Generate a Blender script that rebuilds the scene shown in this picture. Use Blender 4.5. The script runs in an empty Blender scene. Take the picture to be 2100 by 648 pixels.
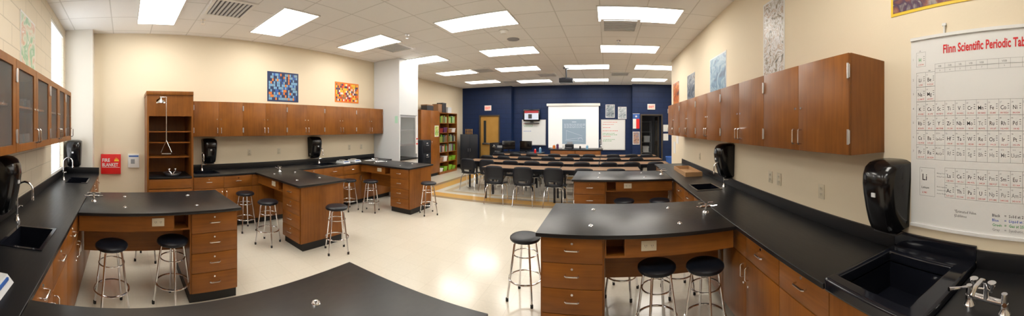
import bpy, bmesh, math, random
from mathutils import Vector, Matrix
random.seed(7)
S=bpy.context.scene
COL=S.collection
PI=math.pi
H=3.35
S.view_settings.view_transform='Standard'
# ------------------------------------------------------------------ materials
MATS={}
def nt(name):
    m=bpy.data.materials.new(name); m.use_nodes=True
    t=m.node_tree; return m,t,t.nodes['Principled BSDF']
def mat(name,col,rough=.5,metal=0,emit=0,spec=.5,alpha=1,ecol=None):
    if name in MATS: return MATS[name]
    m,t,p=nt(name)
    p.inputs['Base Color'].default_value=(*col,1); p.inputs['Roughness'].default_value=rough
    p.inputs['Metallic'].default_value=metal; p.inputs['Specular IOR Level'].default_value=spec
    if emit: p.inputs['Emission Color'].default_value=(*(ecol or col),1); p.inputs['Emission Strength'].default_value=emit
    if alpha<1: p.inputs['Alpha'].default_value=alpha
    n=t.nodes.new('ShaderNodeTexNoise'); n.inputs['Scale'].default_value=30
    r=t.nodes.new('ShaderNodeMapRange'); r.inputs[3].default_value=max(0,rough-.04); r.inputs[4].default_value=min(1,rough+.04)
    t.links.new(n.outputs[0],r.inputs[0]); t.links.new(r.outputs[0],p.inputs['Roughness'])
    MATS[name]=m; return m
def wood(name,c1,c2,axis,rough=.36,sc=1.0):
    m,t,p=nt(name); N=t.nodes.new; L=t.links.new
    tc=N('ShaderNodeTexCoord'); mp=N('ShaderNodeMapping')
    s=[24*sc,24*sc,24*sc]; s[axis]=1.3*sc
    mp.inputs['Scale'].default_value=s
    oi=N('ShaderNodeObjectInfo'); mul=N('ShaderNodeMath'); mul.operation='MULTIPLY'; mul.inputs[1].default_value=37
    L(oi.outputs['Random'],mul.inputs[0]); 
    add=N('ShaderNodeVectorMath'); add.operation='ADD'
    L(tc.outputs['Object'],add.inputs[0]); L(mul.outputs[0],add.inputs[1]); L(add.outputs[0],mp.inputs[0])
    n=N('ShaderNodeTexNoise'); n.inputs['Scale'].default_value=1.6; n.inputs['Detail'].default_value=5; n.inputs['Distortion'].default_value=.6
    L(mp.outputs[0],n.inputs[0])
    n2=N('ShaderNodeTexNoise'); n2.inputs['Scale'].default_value=3.5; n2.inputs['Detail'].default_value=3
    L(add.outputs[0],n2.inputs[0])
    mx=N('ShaderNodeMath'); mx.operation='MULTIPLY_ADD'; mx.inputs[1].default_value=.45
    m3=N('ShaderNodeMath'); m3.operation='MULTIPLY'; m3.inputs[1].default_value=.55
    L(n2.outputs[0],m3.inputs[0]); L(n.outputs[0],mx.inputs[0]); L(m3.outputs[0],mx.inputs[2])
    cr=N('ShaderNodeValToRGB'); e=cr.color_ramp.elements
    e[0].position=.26; e[0].color=(*c1,1); e[1].position=.74; e[1].color=(*c2,1)
    L(mx.outputs[0],cr.inputs[0]); L(cr.outputs[0],p.inputs['Base Color'])
    p.inputs['Roughness'].default_value=rough; p.inputs['Specular IOR Level'].default_value=.36
    MATS[name]=m; return m
W1=(.155,.050,.0080); W2=(.330,.116,.0175)
woodV=wood('oak_vertical',W1,W2,2); woodX=wood('oak_horizontal',W1,W2,0)
tableW=wood('table_laminate',(.17,.092,.045),(.23,.13,.065),0,.6)
doorW=wood('oak_door_blond',(.40,.21,.045),(.50,.28,.07),2,.4)
epoxy=mat('black_epoxy',(.009,.009,.0105),.34,spec=.45)
epoxyG=mat('glossy_black_epoxy',(.008,.009,.014),.09)
black=mat('black_plastic',(.006,.008,.014),.4,spec=.4)
blackG=mat('gloss_black',(.005,.005,.006),.15)
rubber=mat('black_rubber',(.010,.010,.010),.6)
chrome=mat('chrome',(.78,.78,.8),.14,1)
steel=mat('brushed_steel',(.62,.62,.64),.3,1)
white=mat('white_plastic',(.80,.80,.78),.4)
whiteP=mat('white_paper',(.78,.78,.77),.6)
lgrey=mat('light_grey_panel',(.62,.64,.66),.45)
grey=mat('grey',(.32,.33,.35),.5)
dgrey=mat('dark_grey',(.04,.04,.045),.5)
red=mat('red',(.72,.015,.015),.4)
redink=mat('red_ink',(.66,.015,.02),.6)
ink=mat('black_ink',(.05,.05,.055),.6)
gridink=mat('grey_ink',(.30,.30,.31),.6)
greenink=mat('green_ink',(.02,.35,.08),.6)
blueink=mat('blue_ink',(.03,.12,.55),.6)
ivory=mat('ivory_plastic',(.68,.61,.47),.4)
lime=mat('lime_plastic',(.22,.45,.03),.4)
yellow=mat('yellow',(.85,.6,.05),.5)
orange=mat('orange',(.8,.22,.03),.5)
blue=mat('blue',(.03,.12,.45),.45)
lblue=mat('light_blue',(.2,.42,.65),.5)
brown=mat('brown_card',(.30,.16,.08),.6)
purple=mat('purple_bin',(.10,.03,.10),.4)
maroon=mat('maroon',(.25,.02,.02),.5)
dgreen=mat('dark_green',(.03,.15,.04),.5)
glass=mat('clear_glass',(.9,.95,.95),.03,alpha=.07)
lamp=mat('lamp_diffuser',(1,.98,.94),.5,emit=13.5,ecol=(1,.96,.885))
slide=mat('slide_blue',(.22,.29,.36),.6,emit=.22,ecol=(.35,.47,.60))
slide_w=mat('slide_text',(.6,.65,.7),.6,emit=.2)
tvs=mat('tv_picture',(.5,.55,.65),.3,emit=.4)
tvr=mat('tv_picture_red',(.35,.02,.03),.3,emit=.2)
exitm=mat('exit_face',(.85,.55,.5),.4,emit=.3,ecol=(.9,.5,.42))

def wallmat(name,col,rough=.7,bump=.03):
    m,t,p=nt(name); N=t.nodes.new; L=t.links.new
    tc=N('ShaderNodeTexCoord'); n=N('ShaderNodeTexNoise'); n.inputs['Scale'].default_value=60; n.inputs['Detail'].default_value=3
    L(tc.outputs['Object'],n.inputs[0])
    b=N('ShaderNodeBump'); b.inputs['Strength'].default_value=bump*4; b.inputs['Distance'].default_value=.004
    L(n.outputs[0],b.inputs['Height']); L(b.outputs[0],p.inputs['Normal'])
    p.inputs['Base Color'].default_value=(*col,1); p.inputs['Roughness'].default_value=rough
    return m
cream=wallmat('cream_plaster',(.80,.70,.53)); offw=wallmat('white_plaster',(.78,.75,.68))
def cmu(name,col,mort,rough):
    m,t,p=nt(name); N=t.nodes.new; L=t.links.new
    g=N('ShaderNodeNewGeometry'); sp=N('ShaderNodeSeparateXYZ'); cb=N('ShaderNodeCombineXYZ')
    L(g.outputs['Position'],sp.inputs[0]); L(sp.outputs[0],cb.inputs[0]); L(sp.outputs[2],cb.inputs[1])
    b=N('ShaderNodeTexBrick'); b.inputs['Scale'].default_value=1; b.inputs['Brick Width'].default_value=.406; b.inputs['Row Height'].default_value=.203
    b.inputs['Mortar Size'].default_value=.006; b.inputs['Mortar Smooth'].default_value=.3
    b.inputs['Color1'].default_value=(*col,1); b.inputs['Color2'].default_value=(*[c*.96 for c in col],1); b.inputs['Mortar'].default_value=(*mort,1)
    L(cb.outputs[0],b.inputs[0]); L(b.outputs[0],p.inputs['Base Color'])
    bp=N('ShaderNodeBump'); bp.invert=True; bp.inputs['Strength'].default_value=.5; bp.inputs['Distance'].default_value=.004
    L(b.outputs['Fac'],bp.inputs['Height']); L(bp.outputs[0],p.inputs['Normal'])
    p.inputs['Roughness'].default_value=rough; p.inputs['Specular IOR Level'].default_value=.3; return m
navy=cmu('navy_painted_block',(.008,.024,.088),(.005,.014,.05),.45)
creamB=cmu('cream_painted_block',(.76,.68,.54),(.60,.54,.42),.55)
def floormat():
    m,t,p=nt('vinyl_tile_floor'); N=t.nodes.new; L=t.links.new
    g=N('ShaderNodeNewGeometry')
    b=N('ShaderNodeTexBrick'); b.offset=0; b.inputs['Scale'].default_value=1; b.inputs['Brick Width'].default_value=.305; b.inputs['Row Height'].default_value=.305
    b.inputs['Mortar Size'].default_value=.0022; b.inputs['Mortar Smooth'].default_value=.5
    b.inputs['Color1'].default_value=(.79,.74,.63,1); b.inputs['Color2'].default_value=(.77,.72,.61,1); b.inputs['Mortar'].default_value=(.67,.62,.52,1)
    L(g.outputs['Position'],b.inputs[0])
    n=N('ShaderNodeTexNoise'); n.inputs['Scale'].default_value=35; n.inputs['Detail'].default_value=4; L(g.outputs['Position'],n.inputs[0])
    mx=N('ShaderNodeMix'); mx.data_type='RGBA'; mx.blend_type='MULTIPLY'; mx.inputs[0].default_value=.10
    L(b.outputs[0],mx.inputs[6]); L(n.outputs[0],mx.inputs[7]); L(mx.outputs[2],p.inputs['Base Color'])
    n2=N('ShaderNodeTexNoise'); n2.inputs['Scale'].default_value=3; L(g.outputs['Position'],n2.inputs[0])
    mr=N('ShaderNodeMapRange'); mr.inputs[3].default_value=.13; mr.inputs[4].default_value=.24
    L(n2.outputs[0],mr.inputs[0]); L(mr.outputs[0],p.inputs['Roughness'])
    p.inputs['Coat Weight'].default_value=.3; p.inputs['Coat Roughness'].default_value=.14
    return m
floorM=floormat()
def vct(name,col):
    return mat(name,col,.22)
T=.65
def ceilmat():
    m,t,p=nt('acoustic_tile_ceiling'); N=t.nodes.new; L=t.links.new
    g=N('ShaderNodeNewGeometry')
    mp=N('ShaderNodeMapping'); mp.inputs['Location'].default_value=(.1,.195,0); L(g.outputs['Position'],mp.inputs[0])
    b=N('ShaderNodeTexBrick'); b.offset=0; b.inputs['Scale'].default_value=1; b.inputs['Brick Width'].default_value=T; b.inputs['Row Height'].default_value=T
    b.inputs['Mortar Size'].default_value=.009; b.inputs['Mortar Smooth'].default_value=.15
    b.inputs['Color1'].default_value=(.91,.91,.90,1); b.inputs['Color2'].default_value=(.88,.88,.87,1); b.inputs['Mortar'].default_value=(.68,.68,.66,1)
    L(mp.outputs[0],b.inputs[0])
    n=N('ShaderNodeTexNoise'); n.inputs['Scale'].default_value=90; n.inputs['Detail'].default_value=2; L(g.outputs['Position'],n.inputs[0])
    mx=N('ShaderNodeMix'); mx.data_type='RGBA'; mx.blend_type='MULTIPLY'; mx.inputs[0].default_value=.06
    L(b.outputs[0],mx.inputs[6]); L(n.outputs[0],mx.inputs[7]); L(mx.outputs[2],p.inputs['Base Color'])
    p.inputs['Roughness'].default_value=.85; return m
ceilM=ceilmat()
def picture(name,cols,scale=4,dist=1.5,detail=6):
    m,t,p=nt(name); N=t.nodes.new; L=t.links.new
    tc=N('ShaderNodeTexCoord'); n=N('ShaderNodeTexNoise'); n.inputs['Scale'].default_value=scale; n.inputs['Detail'].default_value=detail; n.inputs['Distortion'].default_value=dist
    L(tc.outputs['Object'],n.inputs[0]); cr=N('ShaderNodeValToRGB'); e=cr.color_ramp.elements
    k=len(cols)
    for i in range(k-2): e.new(.5)
    for i in range(k): e[i].position=.32+.36*i/(k-1); e[i].color=(*cols[i],1)
    L(n.outputs[0],cr.inputs[0]); L(cr.outputs[0],p.inputs['Base Color']); p.inputs['Roughness'].default_value=.35
    return m
# ------------------------------------------------------------------ builder
class B:
    def __init__(s): s.bm=bmesh.new()
    def box(s,x0,y0,z0,x1,y1,z1,m=0,bev=0):
        c=[(x0,y0,z0),(x1,y0,z0),(x1,y1,z0),(x0,y1,z0),(x0,y0,z1),(x1,y0,z1),(x1,y1,z1),(x0,y1,z1)]
        v=[s.bm.verts.new(p) for p in c]
        fs=[s.bm.faces.new([v[i] for i in q]) for q in [(0,3,2,1),(4,5,6,7),(0,1,5,4),(1,2,6,5),(2,3,7,6),(3,0,4,7)]]
        for f in fs: f.material_index=m
        if bev:
            ed=set(e for f in fs for e in f.edges)
            r=bmesh.ops.bevel(s.bm,geom=list(ed),offset=bev,segments=2,affect='EDGES',profile=.5)
            for f in r['faces']: f.material_index=m
        return s
    def frustum(s,lo,hi,z0,z1,m=0):
        c=[(lo[0],lo[1],z0),(lo[2],lo[1],z0),(lo[2],lo[3],z0),(lo[0],lo[3],z0),(hi[0],hi[1],z1),(hi[2],hi[1],z1),(hi[2],hi[3],z1),(hi[0],hi[3],z1)]
        v=[s.bm.verts.new(p) for p in c]
        for q in [(0,3,2,1),(4,5,6,7),(0,1,5,4),(1,2,6,5),(2,3,7,6),(3,0,4,7)]:
            s.bm.faces.new([v[i] for i in q]).material_index=m
        return s
    def quad(s,pts,m=0):
        s.bm.faces.new([s.bm.verts.new(p) for p in pts]).material_index=m; return s
    def tube(s,path,r,seg=8,m=0,closed=False,rs=None):
        P=[Vector(p) for p in path]; n=len(P); rings=[]
        up=None
        for i in range(n):
            if closed: t=(P[(i+1)%n]-P[i-1])
            else: t=(P[min(i+1,n-1)]-P[max(i-1,0)])
            t.normalize()
            if up is None:
                a=Vector((0,0,1)) if abs(t.z)<.9 else Vector((1,0,0)); up=(a-t*a.dot(t)).normalized()
            else:
                up=up-t*up.dot(t)
                if up.length<1e-4:
                    a=Vector((0,0,1)) if abs(t.z)<.9 else Vector((1,0,0)); up=(a-t*a.dot(t))
                up.normalize()
            sd=t.cross(up); rr=rs[i] if rs else r
            rings.append([s.bm.verts.new(P[i]+(up*math.cos(2*PI*k/seg)+sd*math.sin(2*PI*k/seg))*rr) for k in range(seg)])
        for i in range(n if closed else n-1):
            a=rings[i]; b=rings[(i+1)%n]
            for k in range(seg):
                s.bm.faces.new([a[k],a[(k+1)%seg],b[(k+1)%seg],b[k]]).material_index=m
        if not closed:
            s.bm.faces.new(rings[0][::-1]).material_index=m; s.bm.faces.new(rings[-1]).material_index=m
        return s
    def lathe(s,prof,c=(0,0,0),seg=20,m=0,M=None):
        rings=[]
        M=M or Matrix.Identity(3); c=Vector(c)
        for r,z in prof:
            if r<1e-5: rings.append([s.bm.verts.new(c+M@Vector((0,0,z)))])
            else: rings.append([s.bm.verts.new(c+M@Vector((r*math.cos(2*PI*k/seg),r*math.sin(2*PI*k/seg),z))) for k in range(seg)])
        for a,b in zip(rings,rings[1:]):
            for k in range(seg):
                k2=(k+1)%seg
                if len(a)==1 and len(b)==1: continue
                if len(a)==1: f=[a[0],b[k2],b[k]]
                elif len(b)==1: f=[a[k],a[k2],b[0]]
                else: f=[a[k],a[k2],b[k2],b[k]]
                s.bm.faces.new(f).material_index=m
        return s
    def slab(s,xs,ys,z0,z1,skip,m=0,axis='z'):
        """flat slab cut into cells, cells in skip are holes"""
        def P(a,b,c):
            return (a,b,c) if axis=='z' else ((a,c,b) if axis=='y' else (c,a,b))
        V={}
        def v(i,j,k):
            if (i,j,k) not in V: V[(i,j,k)]=s.bm.verts.new(P(xs[i],ys[j],(z0,z1)[k]))
            return V[(i,j,k)]
        nx,ny=len(xs)-1,len(ys)-1
        on=lambda i,j: 0<=i<nx and 0<=j<ny and (i,j) not in skip
        for i in range(nx):
            for j in range(ny):
                if not on(i,j): continue
                q=[[v(i,j,1),v(i+1,j,1),v(i+1,j+1,1),v(i,j+1,1)],[v(i,j,0),v(i,j+1,0),v(i+1,j+1,0),v(i+1,j,0)]]
                if not on(i-1,j): q.append([v(i,j,0),v(i,j,1),v(i,j+1,1),v(i,j+1,0)])
                if not on(i+1,j): q.append([v(i+1,j,0),v(i+1,j+1,0),v(i+1,j+1,1),v(i+1,j,1)])
                if not on(i,j-1): q.append([v(i,j,0),v(i+1,j,0),v(i+1,j,1),v(i,j,1)])
                if not on(i,j+1): q.append([v(i,j+1,0),v(i,j+1,1),v(i+1,j+1,1),v(i+1,j+1,0)])
                for f in q: s.bm.faces.new(f).material_index=m
        return s
def mk(name,b,mats,parent=None,loc=(0,0,0),rz=0,label=None,cat=None,group=None,bevel=0,smooth=True,recalc=True,kind=None,bseg=2):
    if recalc: bmesh.ops.recalc_face_normals(b.bm,faces=b.bm.faces)
    me=bpy.data.meshes.new(name); b.bm.to_mesh(me); b.bm.free()
    for m in (mats if isinstance(mats,(list,tuple)) else [mats]): me.materials.append(m)
    if smooth:
        me.polygons.foreach_set('use_smooth',[True]*len(me.polygons)); me.set_sharp_from_angle(angle=math.radians(38))
    o=bpy.data.objects.new(name,me); COL.objects.link(o)
    o.location=loc; o.rotation_euler=(0,0,rz)
    if parent: o.parent=parent
    if label: o['label']=label
    if cat: o['category']=cat
    if group: o['group']=group
    if kind: o['kind']=kind
    if bevel:
        md=o.modifiers.new('edge_round','BEVEL'); md.width=bevel; md.segments=bseg; md.limit_method='ANGLE'; md.angle_limit=math.radians(40)
    return o
def thing(name,label,cat,loc=(0,0,0),rz=0,group=None):
    o=bpy.data.objects.new(name,None); COL.objects.link(o); o.empty_display_size=.1
    o.location=loc; o.rotation_euler=(0,0,rz); o['label']=label; o['category']=cat
    if group: o['group']=group
    return o
def clone(root,loc,rz=None,label=None):
    kids={}
    stack=[root]
    while stack:
        o=stack.pop(); kids[o.name]=list(o.children); stack+=kids[o.name]
    def rec(o,par):
        n=o.copy(); COL.objects.link(n)
        if par: n.parent=par
        for c in kids.get(o.name,[]): rec(c,n)
        return n
    n=rec(root,None); n.location=loc
    if rz is not None: n.rotation_euler=(0,0,rz)
    if label: n['label']=label
    return n
def struct(name,b,mats,smooth=False,bevel=0,loc=(0,0,0)):
    return mk(name,b,mats,kind='structure',smooth=smooth,bevel=bevel,loc=loc)
def text_bm(items,b,m=0,res=2):
    """items: (string,x,z,size,align,xscale); drawn into local XZ plane facing -Y"""
    for it in items:
        st,x,z,size=it[:4]; al=it[4] if len(it)>4 else 'CENTER'; xs=it[5] if len(it)>5 else 1; bold=it[6] if len(it)>6 else .006
        cu=bpy.data.curves.new('text',type='FONT'); cu.body=st; cu.size=size; cu.align_x=al; cu.resolution_u=res; cu.offset=bold*size
        ob=bpy.data.objects.new('text',cu); COL.objects.link(ob)
        dg=bpy.context.evaluated_depsgraph_get(); 
        me=bpy.data.meshes.new_from_object(ob.evaluated_get(dg),depsgraph=dg)
        M=Matrix(((xs,0,0,x),(0,0,0,0),(0,1,0,z),(0,0,0,1)))
        vs=[b.bm.verts.new(M@v.co) for v in me.vertices]
        for p in me.polygons:
            try: b.bm.faces.new([vs[i] for i in p.vertices]).material_index=m
            except ValueError: pass
        bpy.data.objects.remove(ob); bpy.data.curves.remove(cu); bpy.data.meshes.remove(me)
    return b
# ------------------------------------------------------------------ room shell
XL,XR,YB,YF=-5.46,1.62,-1.015,11.9
struct('floor',B().box(-6.3,-1.2,-.1,2.9,14,0),floorM)
struct('ceiling',B().box(-6.3,-1.2,H,2.9,12.4,H+.1),ceilM)
struct('wall_left',B().box(XL-.12,-1.135,0,XL,6.5,H),cream)
struct('wall_left_return',B().box(-6.17,6.5,0,XL,6.6,H),cream)
struct('wall_left_alcove',B().box(-6.17,6.6,0,-6.05,12.3,H),cream)
struct('wall_right',B().box(XR,-1.135,0,XR+.12,7.6,H),cream)
struct('wall_right_return',B().box(XR+.12,7.48,0,2.72,7.6,H),cream)
struct('wall_right_alcove',B().box(2.6,7.6,0,2.72,12.3,H),cream)
struct('wall_back',B().slab([XL,-5.03,-4.17,XR],[0,.98,3.22,H],YB-.12,YB,{(1,1)},axis='y'),creamB)
struct('wall_pilaster',B().box(XL,YB,0,-5.2,-.54,H),offw)
struct('wall_far_left',B().slab([-6.05,-5.2,-4.38,-3.83],[0,2.13,H],YF,YF+.35,{(1,0)},axis='y'),navy)
struct('wall_far',B().box(-3.83,YF+.25,0,.98,YF+.37,H),navy)
struct('wall_far_right',B().slab([.98,1.35,2.12,2.6],[0,2.13,H],YF,YF+.35,{(1,0)},axis='y'),navy)
struct('wall_storeroom',B().box(.6,13.9,0,2.9,14,H).box(.5,12.25,0,.6,14,H).box(2.8,12.3,0,2.9,14,H).box(.5,12.25,2.6,2.9,14,2.7),dgrey)
bb=mat('vinyl_baseboard',(.02,.02,.022),.4)
struct('baseboard_left',B().box(XL,-.54,0,XL+.008,.33,.1),bb)
struct('baseboard_far',B().box(-6.05,YF-.008,0,-5.25,YF,.1).box(-4.33,YF-.008,0,-3.83,YF,.1).box(-3.83,YF+.242,0,.98,YF+.25,.1).box(.98,YF-.008,0,1.3,YF,.1).box(2.17,YF-.008,0,2.6,YF,.1),bb)
struct('baseboard_alcove',B().box(-6.05,6.6,0,-6.042,11.9,.1),bb)
def ring(n,x0,y0,x1,y1,w,z,m):
    struct(n,B().slab([x0,x0+w,x1-w,x1],[y0,y0+w,y1-w,y1],0,z,{(1,1)}),m)
ring('trim_1',-4.80,6.28,2.0,10.35,.16,.002,vct('vct_brown',(.36,.26,.16)))
ring('trim_2',-4.64,6.44,1.84,10.19,.34,.002,vct('vct_gold',(.62,.36,.11)))
ring('trim_3',-4.10,6.98,1.50,9.8,.16,.002,vct('vct_tan',(.56,.46,.32)))
fr=mat('bronze_frame',(.06,.045,.03),.4)
struct('trim_4',B().box(-5.25,YF-.03,0,-5.2,YF+.1,2.18).box(-4.38,YF-.03,0,-4.33,YF+.1,2.18).box(-5.2,YF-.03,2.13,-4.38,YF+.1,2.18),fr)
d=struct('door_1',B().slab([-5.2,-5.07,-4.95,-4.38],[0.01,1.0,1.95,2.13],YF+.02,YF+.065,{(1,1)},axis='y'),doorW)
mk('door_lite',B().box(-5.07,YF+.035,1.0,-4.95,YF+.045,1.95),mat('dark_glass',(.03,.035,.04),.05),parent=d)
mk('door_bar',B().box(-5.1,YF-.05,.95,-4.48,YF-.02,1.02,bev=.005).box(-5.1,YF-.03,.96,-5.06,YF+.02,1.01).box(-4.52,YF-.03,.96,-4.48,YF+.02,1.01),steel,parent=d)
struct('trim_5',B().box(1.30,YF-.03,0,1.35,YF+.1,2.18).box(2.12,YF-.03,0,2.17,YF+.1,2.18).box(1.35,YF-.03,2.13,2.12,YF+.1,2.18),fr)
d=struct('door_2',B().slab([12.2,12.35,12.85,13.0],[.01,.3,.95,1.1,1.95,2.1],2.03,2.07,{(1,3),(1,1)},axis='x'),fr)
mk('door_lite',B().box(2.045,12.35,1.1,2.055,12.85,1.95),glass,parent=d)
# storeroom contents
o=thing('storage_shelf','dark metal storage shelf in the storeroom','shelf',(1.5,13.4,0),0)
b=B()
for z in (.1,.55,1.0,1.45,1.9): b.box(-.45,0,z,.45,.4,z+.02)
for x in (-.45,.43):
    for y in (0,.38): b.box(x,y,0,x+.02,y+.02,1.95)
mk('frame',b,grey,parent=o)
for i,(x,z,c) in enumerate([(-.25,.12,lgrey),(.15,.12,brown),(-.25,.57,blue),(.2,.57,whiteP),(-.1,1.02,brown),(.25,1.02,lgrey),(-.2,1.47,whiteP)]):
    mk('storage_box',B().box(-.13,0,0,.13,.3,.25,bev=.006).box(-.14,-.01,.2,.14,.31,.27),c,loc=(1.5+x,13.43,z),label='small storage box on a dark metal shelf',cat='box',group='boxes on the storeroom shelf')
# window
w=struct('window_1',B().slab([-5.03,-4.99,-4.62,-4.58,-4.21,-4.17],[.98,1.02,3.18,3.22],YB-.10,YB-.06,{(1,1),(3,1)},axis='y'),white)
mk('window_pane',B().box(-4.99,YB-.085,1.02,-4.62,YB-.08,3.18).box(-4.58,YB-.085,1.02,-4.21,YB-.08,3.18),glass,parent=w)
o=thing('window_blinds','white horizontal mini blinds hanging in the tall window','blinds',(-4.6,YB-.02,1.0))
b=B()
for i in range(72):
    z=.03+i*.0298; b.quad([(-.41,-.012,z-.006),(.41,-.012,z-.006),(.41,.012,z+.006),(-.41,.012,z+.006)])
mk('slats',b,mat('blind_white',(.85,.87,.88),.5,alpha=.75),parent=o,smooth=False,recalc=False)
mk('head_rail',B().box(-.42,-.02,2.17,.42,.02,2.21),white,parent=o)
mk('bottom_rail',B().box(-.42,-.015,0,.42,.015,.02),white,parent=o)
# ------------------------------------------------------------------ ceiling fixtures
def troffer(x,y,first=[None]):
    if first[0] is None:
        o=thing('ceiling_light','recessed rectangular fluorescent troffer glowing white in the tile ceiling','light',(x,y,H-.012),group='fluorescent ceiling lights')
        mk('light_frame',B().slab([-.62,-.60,.60,.62],[-.31,-.29,.29,.31],-.004,.012,{(1,1)}),white,parent=o)
        mk('diffuser',B().box(-.60,-.29,.0,.60,.29,.008),lamp,parent=o)
        first[0]=o
    else: clone(first[0],(x,y,H-.012))
for p in [(-4.3,.50),(-4.3,2.42),(-4.3,4.37),(-4.35,6.32),(-4.4,8.3),(-4.45,10.4),(-2.0,4.42),(-2.1,6.4),(-2.5,8.4),(-2.6,10.8),(.47,4.5),(.47,6.5),(-.55,8.45),(-.56,10.8),(1.38,8.45),(1.47,10.7),(-2.0,.3),(.47,1.0)]:
    troffer(*p)
v0=None
for p in [(-4.06,1.44),(-4.1,4.95),(.21,5.0),(-3.55,8.3),(-1.9,9.6),(.4,9.6),(-3.5,10.8)]:
    if v0 is None:
        v0=thing('air_vent','square white louvered ceiling air diffuser','vent',(p[0],p[1],H-.012),group='ceiling air diffusers')
        mk('vent_frame',B().slab([-.31,-.26,.26,.31],[-.31,-.26,.26,.31],-.006,.012,{(1,1)}),white,parent=v0)
        b=B()
        for i in range(8):
            y=-.24+i*.062; b.box(-.26,y,-.003,.26,y+.03,.008)
        mk('louvers',b,lgrey,parent=v0)
        mk('duct_opening',B().box(-.26,-.26,.009,.26,.26,.0115),mat('duct_grey',(.14,.14,.14),.6),parent=v0)
    else: clone(v0,(p[0],p[1],H-.012))
def disc_thing(name,label,cat,prof,m,loc,group=None):
    return mk(name,B().lathe(prof,seg=20),m,loc=loc,label=label,cat=cat,group=group)
disc_thing('smoke_detector','round white smoke detector on the ceiling','detector',[(0,-.06),(.05,-.055),(.07,-.03),(.085,-.02),(.085,0)],white,(-1.75,5.0,H))
disc_thing('ceiling_speaker','round perforated grey ceiling speaker grille','speaker',[(0,-.015),(.09,-.015),(.11,-.01),(.12,0)],grey,(-1.75,5.55,H))
for i,p in enumerate([(.22,5.9),(-3.35,4.4),(-4.6,1.2)]):
    disc_thing('sprinkler_head','small chrome fire sprinkler head hanging from the ceiling','sprinkler',[(0,-.07),(.03,-.068),(.008,-.06),(.008,-.03),(.012,-.012),(.04,-.008),(.04,0)],chrome,(p[0],p[1],H),'ceiling sprinkler heads')
# ------------------------------------------------------------------ pulls, doors, cabinets
def pull_mesh(vertical,L=.10):
    h=L/2; r=.006
    P=[(-h,0,0),(-h,-.022,0),(-h+.008,-.03,0),(h-.008,-.03,0),(h,-.022,0),(h,0,0)]
    if vertical: P=[(0,y,x) for x,y,z in P]
    return B().tube(P,r,seg=8)
def lockbm(b,x,z,y=-.02): 
    b.lathe([(0,.006),(.009,.006),(.010,0)],c=(x,y,z),seg=10,M=Matrix.Rotation(PI/2,3,'X')); return b
def hinge(par,x,y,zs):
    for z in zs: mk('hinge',B().box(x-.010,y-.006,z-.04,x+.010,y+.003,z+.04,bev=.002).tube([(x,y-.006,z-.045),(x,y-.006,z+.045)],.007,seg=8),steel,parent=par)
def upper_cab(w,doors,d=.31,h=.61,glassd=False,label='',group=None,loc=(0,0,0),rz=0):
    o=thing('wall_cabinet',label,'cabinet',loc,rz,group)
    t=.018; x0,x1=-w/2+.0006,w/2-.0006
    b=B().box(x0,0,0,x0+t,d,h).box(x1-t,0,0,x1,d,h).box(x0+t,0,0,x1-t,d,t).box(x0+t,0,h-t,x1-t,d,h).box(x0+t,d-.008,t,x1-t,d,h-t)
    b.box(x0+t,.03,h*.5,x1-t,d-.01,h*.5+.015)
    mk('body',b,woodV,parent=o)
    dw=w/doors
    for i in range(doors):
        a=-w/2+i*dw+.0015; c=a+dw-.003; cx=(a+c)/2
        if glassd:
            f=.055
            dd=mk('door',B().slab([a-cx,a-cx+f,c-cx-f,c-cx],[.003,f,h-f,h-.003],-.02,-.001,{(1,1)},axis='y'),woodV,parent=o,loc=(cx,0,0),bevel=.0015)
            mk('glass_pane',B().box(a-cx+f,-.012,f,c-cx-f,-.009,h-f),glass,parent=dd)
        else:
            dd=mk('door',B().box(a-cx,-.02,.003,c-cx,-.001,h-.003,bev=.0015),woodV,parent=o,loc=(cx,0,0))
        side=1 if (doors==1 or i%2==0) else -1
        hx=side*(dw/2-.035)
        mk('handle',pull_mesh(True),chrome,parent=dd,loc=(hx,-.02,.10))
        mk('lock',lockbm(B(),hx,.30),chrome,parent=dd)
        hinge(dd,-side*(dw/2-.002),-.02,(.11,h-.11))
    return o
lab='reddish oak wall cabinet with chrome pulls'
u=upper_cab(1.0145,2,loc=(XR-.32,1.277+.507,1.52),rz=-PI/2,label=lab+' above the sink counter',group='oak wall cabinets over the sink counter',d=.318)
for i in range(1,5): clone(u,(XR-.32,1.277+.507+i*1.0145,1.52))
u=upper_cab(.912,2,loc=(XL+.32,1.17+.456,1.52),rz=PI/2,label=lab+' on the poster wall',group='oak wall cabinets along the poster wall',d=.318)
for i in range(1,5): clone(u,(XL+.32,1.17+.456+i*.912,1.52))
u=upper_cab(.9,2,glassd=True,loc=(-1.40,-.700,1.52),rz=PI,label='oak wall cabinet with clear glass doors on block wall',group='glass door wall cabinets',d=.312)
clone(u,(-2.30,-.700,1.52))
upper_cab(.75,2,glassd=True,loc=(-3.125,-.700,1.52),rz=PI,label='narrower oak wall cabinet with clear glass doors',group='glass door wall cabinets',d=.312)
upper_cab(.375,1,glassd=True,loc=(-3.6875,-.700,1.52),rz=PI,label='single oak wall cabinet with a glass door near the window',group='glass door wall cabinets',d=.312)
def beaker(loc): return mk('glass_beaker',B().lathe([(0,0),(.03,0),(.032,.004),(.032,.085),(.035,.09),(.031,.086),(.030,.005),(0,.004)],seg=14),glass,loc=loc,label='small clear glass beaker on the cabinet shelf',cat='beaker',group='beakers in the glass cabinet')
b0=beaker((-1.95,-.86,1.539))
for x,z in [(-2.06,1.539),(-2.18,1.539),(-2.45,1.539),(-2.6,1.539),(-1.95,1.841),(-2.1,1.841),(-2.5,1.841),(-2.62,1.841),(-2.95,1.539),(-3.3,1.841)]: clone(b0,(x,-.86,z))

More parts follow.
